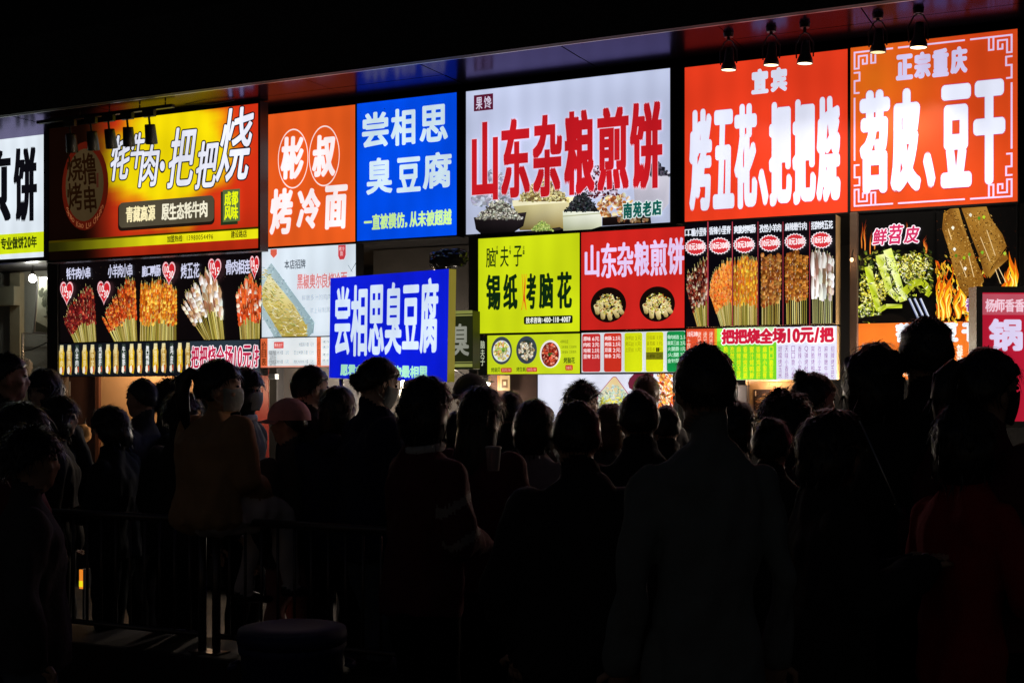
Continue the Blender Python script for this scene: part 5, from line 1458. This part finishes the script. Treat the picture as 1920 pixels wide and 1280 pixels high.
    if mask is not None:
        V = []; F = []; nu, nw = 16, 8
        for i in range(nw + 1):
            zz = .000 - .105 * i / nw
            for j in range(nu + 1):
                th = math.radians(-78 + 156 * j / nu)
                bul = math.cos(th) ** 2 * math.sin(math.pi * min(1, (i + .8) / nw * .9))
                rx = .080 * (1 - .34 * i / nw); ry = .098 + .014 * bul - .014 * (i / nw)
                V.append(Hd((rx * math.sin(th) * 1.02, ry * math.cos(th) + .006, zz + .003 * math.sin(j * 1.3))))
        for i in range(nw):
            for j in range(nu): a = i * (nu + 1) + j; F.append((a, a + 1, a + nu + 2, a + nu + 1))
        o = obj('face_mask', mesh('face_mask', V, F, True), mask, root)
        sm = o.modifiers.new('solid', 'SOLIDIFY'); sm.thickness = .003
        for q in (-1, 1):
            v_, f_ = tube_vf([Hd((q * .077, .020, -.015)), Hd((q * .086, -.010, .012)), Hd((q * .088, -.026, -.006)), Hd((q * .080, -.018, -.045)), Hd((q * .066, .028, -.07))], .0016, 5)
            obj('ear_loop', mesh('ear_loop', v_, f_, True), mask, root)
    if glasses:
        VF = []
        for q in (-1, 1):
            VF.append(tube_vf([Hd((q * .033 + .026 * math.cos(t), .108 - abs(math.cos(t)) * .004, .006 + .021 * math.sin(t))) for t in np.linspace(0, 2 * math.pi, 17)], .0018, 5))
            VF.append(tube_vf([Hd((q * .060, .100, .010)), Hd((q * .085, .03, .010)), Hd((q * .086, -.012, .0))], .0018, 5))
        VF.append(tube_vf([Hd((-.008, .112, .010)), Hd((.008, .112, .010))], .0018, 5))
        V, F = join_vf(VF); obj('glasses', mesh('glasses', V, F, True), M['alu'], root)
    if collar is not None:
        V, F = tube_vf([W((.082 * math.cos(t), .078 * math.sin(t) + ln(1.46), 1.475 + .012 * math.sin(t))) for t in np.linspace(0, 2 * math.pi, 21)], [(.012 * S, .020 * S)] * 21, 8, cap=False)
        obj('collar', mesh('collar', V, F, True), collar, root)
    if cap is not None:
        kind, cm = cap
        V = []; F = []; nu, nvv = 36, 10; t = .036 if kind == 'cap' else .034
        for i in range(nvv + 1):
            ph = math.radians(92) * i / nvv
            for j in range(nu):
                th = 2 * math.pi * j / nu; rib = 1 + (.018 * abs(math.cos(th * 3)) if kind == 'cap' else 0)
                V.append(Hd(((.077 + t) * rib * math.sin(ph) * math.cos(th), (.098 + t) * rib * math.sin(ph) * math.sin(th) - .004, (.098 + t) * math.cos(ph) + .034)))
        for i in range(nvv):
            for j in range(nu): a = i * nu + j; b = i * nu + (j + 1) % nu; F.append((a, a + nu, b + nu, b))
        c_ = obj('cap' if kind == 'cap' else 'hat', mesh('cap', V, F, True), cm, root)
        V = []; F = []
        if kind == 'cap':
            for i in range(7):
                for j in range(13):
                    th = math.radians(20 + 140 * j / 12); k = i / 6
                    V.append(Hd((.110 * math.cos(th) * (1 + .05 * k), (.112 + .075 * k) * math.sin(th) + .0, .036 - .020 * k - .012 * (math.cos(th) ** 2))))
            for i in range(6):
                for j in range(12): a = i * 13 + j; F.append((a, a + 1, a + 14, a + 13))
        else:
            for i in range(5):
                for j in range(36):
                    th = 2 * math.pi * j / 36; k = i / 4
                    V.append(Hd(((.110 + .075 * k) * math.cos(th), (.128 + .075 * k) * math.sin(th), .030 - .022 * k + .010 * math.cos(2 * th) * k)))
            for i in range(4):
                for j in range(36): a = i * 36 + j; b = i * 36 + (j + 1) % 36; F.append((a, b, b + 36, a + 36))
        o = obj('brim', mesh('brim', V, F, True), cm, c_); sm = o.modifiers.new('solid', 'SOLIDIFY'); sm.thickness = .004
    if clip is True:
        for q in (-1, 1):
            v_, f_ = ell_vf((q * .016 - .0, -.092, .09), (.018, .008, .011), 10, 8); obj('hair_bow', mesh('hair_bow', [Hd(v) for v in v_], f_, True), [RB, WB][q > 0], root)
    root['seed'] = seed
    return root, Hd, W
RB = MAT('red ribbon', (.6, .03, .03), .5); WB = MAT('white ribbon', (.75, .75, .75), .5)

pinkc = cloth('pink cap cloth', (.60, .30, .30)); mustard = cloth('mustard knit', (.46, .26, .12)); palep = cloth('pale grey trousers', (.80, .70, .68))
greyj = cloth('grey jacket', (.28, .24, .26)); redc = cloth('dark red coat', (.36, .014, .014)); maroon = cloth('maroon coat', (.10, .018, .028)); tealk = cloth('grey knit', (.16, .18, .18))
whitec = cloth('white collar cloth', (.5, .5, .5)); cream = cloth('cream sleeve band', (.3, .25, .23)); pinkp = cloth('pink trousers', (.45, .20, .18)); ljean = cloth('faded jeans', (.10, .12, .15))

person('man at the left edge looking right in front of the grey stall wall', 14, 657, 6.9, 70, DK2, hair='crop', seed=1)
person('woman with pale face and white collar facing left under the bare bulb', 83, 692, 7.9, 200, DK, hair='bob', seed=2, collar=whitec, skin=SKP)
person('long haired person in profile with lit forehead, left of the tan partition', 113, 742, 7.6, 80, DK, hair='bob', seed=3)
person('dark haired woman low at the left edge, face barely lit', 40, 754, 5.0, 60, maroon, hair='long', seed=4, turn=20)
person('person bending the head to the left beside the lit food parcel', 208, 760, 7.4, -80, DK, hair='bob', seed=5, nod=22, arms='hold')
person('short haired man in profile facing left before the tan partition', 266, 706, 7.9, -75, DK2, hair='crop', seed=6)
person('messy haired person right of the man facing left, at the tan partition', 318, 713, 8.0, 75, DK, hair='messy', seed=7)
_, Hd, _ = person('woman in mustard sweater and pale trousers sitting on the barrier, hair bow', 412, 673, 6.60, 42, mustard, palep, hair='pony', skin=SKP, seed=8, sit=True, mask=MASKM,
       head=1.20, turn=42, bulk=1.38, arms='lap', clip=True, height=1.60, vox=.011, lean=.06)
person('person with dark bob and striped collar just right of the mustard sweater woman', 458, 690, 7.6, 95, DK2, hair='bob', seed=9, mask=MASKM, skin=SKP, collar=whitec)
person('man with mask loop behind his ear, left of the blue box sign', 583, 682, 7.3, 60, DK, hair='short', seed=10, mask=MASKM, skin=SKP)
person('person in a pink baseball cap below the cold noodle price list', 541, 752, 7.1, -60, DK2, pinkp, hair='short', seed=11, cap=('cap', pinkc), turn=-30)
person('woman with a small hair bun and face mask before the blue box sign', 708, 668, 6.6, 65, NAVY, ljean, hair='bun', seed=12, head=1.0, clip='low', mask=MASKM, bulk=1.42, skin=SKP, arms='hold', nod=12)
person('short dark head between the bun woman and the woman in the striped sleeve jacket', 722, 764, 7.8, 15, DK, hair='short', seed=13)
person('woman in a dark jacket with pale striped sleeves, face lit at the edge', 800, 706, 5.25, 55, maroon, hair='bob', seed=14, skin=SKP, arms='hold', collar=whitec, band=cream, vox=.011)
person('long haired woman right of the striped sleeve jacket, holding a paper cup', 903, 724, 5.9, 40, maroon, hair='long', seed=15, arms='hold', skin=SK)
person('person in a wide brimmed hat behind the long haired woman', 882, 706, 8.0, -40, DK, hair='short', seed=16, cap=('hat', DK2))
person('short dark head in front of the brown curtain', 958, 731, 7.5, 10, DK, hair='short', seed=17)
person('person in grey jacket with light on the shoulder, lower left of the white screen', 1003, 750, 6.3, 30, greyj, hair='bob', seed=18, vox=.012)
person('spiky haired man with glasses in front of the white screen', 1092, 716, 7.7, 75, DK2, hair='spiky', seed=19, skin=SKP, glasses=True)
person('round dark head close up, below the spiky haired man', 1081, 747, 4.3, 0, DK, hair='short', seed=20, spike=.7, bulk=1.05)
person('dark head with short hair in front of the diamond framed dish', 1197, 727, 5.3, 0, DK, hair='short', seed=21, bulk=1.05)
person('brown haired person with a lit ear near the orange food picture', 1212, 698, 7.9, 20, DK2, hair='crop', hairm=HAIRB, skin=SKP, seed=22)
person('small dark head peeking left of the tall man', 1248, 757, 6.9, 0, DK, hair='short', seed=23)
person('tall man in grey knit seen from behind, nearest to the camera', 1320, 640, 3.75, -8, tealk, hair='short', seed=24, bulk=.72, arms=('down', 'down'), vox=.010, spike=.8)
person('dark red haired person behind the right shoulder of the tall man', 1380, 752, 6.3, 60, maroon, hair='bob', seed=25)
person('woman with a top bun and lit cheek below the white price board', 1527, 697, 6.4, 70, DK2, hair='bun', seed=26, skin=SKP, head=1.08)
person('curly haired woman with a hair clip in front of the tan board', 1472, 733, 5.6, -60, DK, hair='curly', seed=29, nod=15)
person('near person in profile with lit forehead, left of the flat topped man', 1560, 769, 4.1, 85, DK, hair='bob', seed=30, nod=8, arms='phone', skin=SK)
person('person with round dark hair and a mask, left of the flat topped man', 1643, 646, 4.75, 55, DK, hair='bob', seed=31, mask=MASKM)
person('flat topped man seen from behind in front of the orange price board', 1736, 594, 4.75, 5, DK, hair='flat', seed=32, bulk=1.0, vox=.011)
person('woman in maroon coat before the red standing sign, hair tied up', 1852, 651, 4.35, 70, maroon, hair='pony', seed=33, bulk=1.12, mask=MASKD, head=1.05)
person('near person in a dark red coat at lower right, before the maroon coat', 1812, 752, 4.15, 60, redc, palep, hair='bob', seed=34, bulk=.80, arms='hold')
person('dark figure at the lower left corner close to the camera', 62, 800, 4.6, 70, DK2, ljean, hair='messy', seed=35)
person('dark figure between the masked man and the bun woman, left of the blue sign corner', 634, 724, 7.0, 20, NAVY, hair='bob', seed=41, hood=True)
person('dark head just left of the ponytail of the mustard sweater woman', 344, 734, 7.3, 30, DK, hair='messy', seed=42)
person('brown haired head right beside the spiky haired man with glasses', 1145, 757, 7.2, 40, DK2, hair='bob', hairm=HAIRB, seed=43)
person('dark head low under the curly haired woman beside the tan board', 1448, 782, 5.3, 30, DK, hair='bun', seed=44)
person('dark head low between the hatted person and the striped sleeve jacket', 856, 768, 6.6, 10, DK, hair='short', seed=45)
# ------------------------------------------------------------------ what they hold
def cup(px_, py_, Y, label):
    p = ray(px_, Y); p.z = EYE + (HY - py_) / FOC * Y
    r = empty('paper_cup', p, .3, label, 'cup')
    V, F = lathe_vf([(.026, 0), (.034, .095), (.036, .097), (.033, .094), (.024, .004), (.001, .004)], 20); obj('cup_body', mesh('cup_body', V, F, True), whitec, r)
    V, F = lathe_vf([(.037, .0975), (.037, .104), (.030, .108), (.001, .108)], 20); obj('lid', mesh('lid', V, F, True), whitec, r)
cup(925, 882, 5.62, 'white paper cup held by the long haired woman')
p0 = ray(1612, 3.95); p0.z = EYE + (HY - 788) / FOC * 3.95; p1 = ray(1692, 3.85); p1.z = EYE + (HY - 968) / FOC * 3.85
r = empty('selfie_stick', p0, 0, 'thin pale stick slanting down to the right of the near profile', 'stick')
V, F = tube_vf([Vector((0, 0, 0)), p1 - p0], .0028, 8); obj('shaft', mesh('shaft', V, F, True), M['alu'], r)
V, F = tube_vf([(p1 - p0) * .86, (p1 - p0) * 1.02], .008, 8); obj('grip', mesh('grip', V, F, True), M['black_metal'], r)
# lantern white plastic socket under the noodle price list
o = facade_box('socket_box', 503, 516, .02, .07, 1.755, 1.80, MAT('white plastic box', (.3, .33, .35), .5), bev=.004); tag(o, 'small white plastic box under the cold noodle price list', 'box')
o = facade_box('tube_lamp', 480, 488, -.1, -.07, 1.715, 1.728, MAT('orange streak lamp', (1, .6, .3), .4, emit=(1.0, .48, .18), es=3)); tag(o, 'tiny orange lamp streak under the skewer slogan', 'lamp'); o.rotation_euler = (0, .5, ROT)
panel('stall_wall', 474, 503, -.3, .9, 1.9, MAT('red box panel', (.14, .012, .01), .5, var=.2), 'small red panel right of the mustard sweater woman')
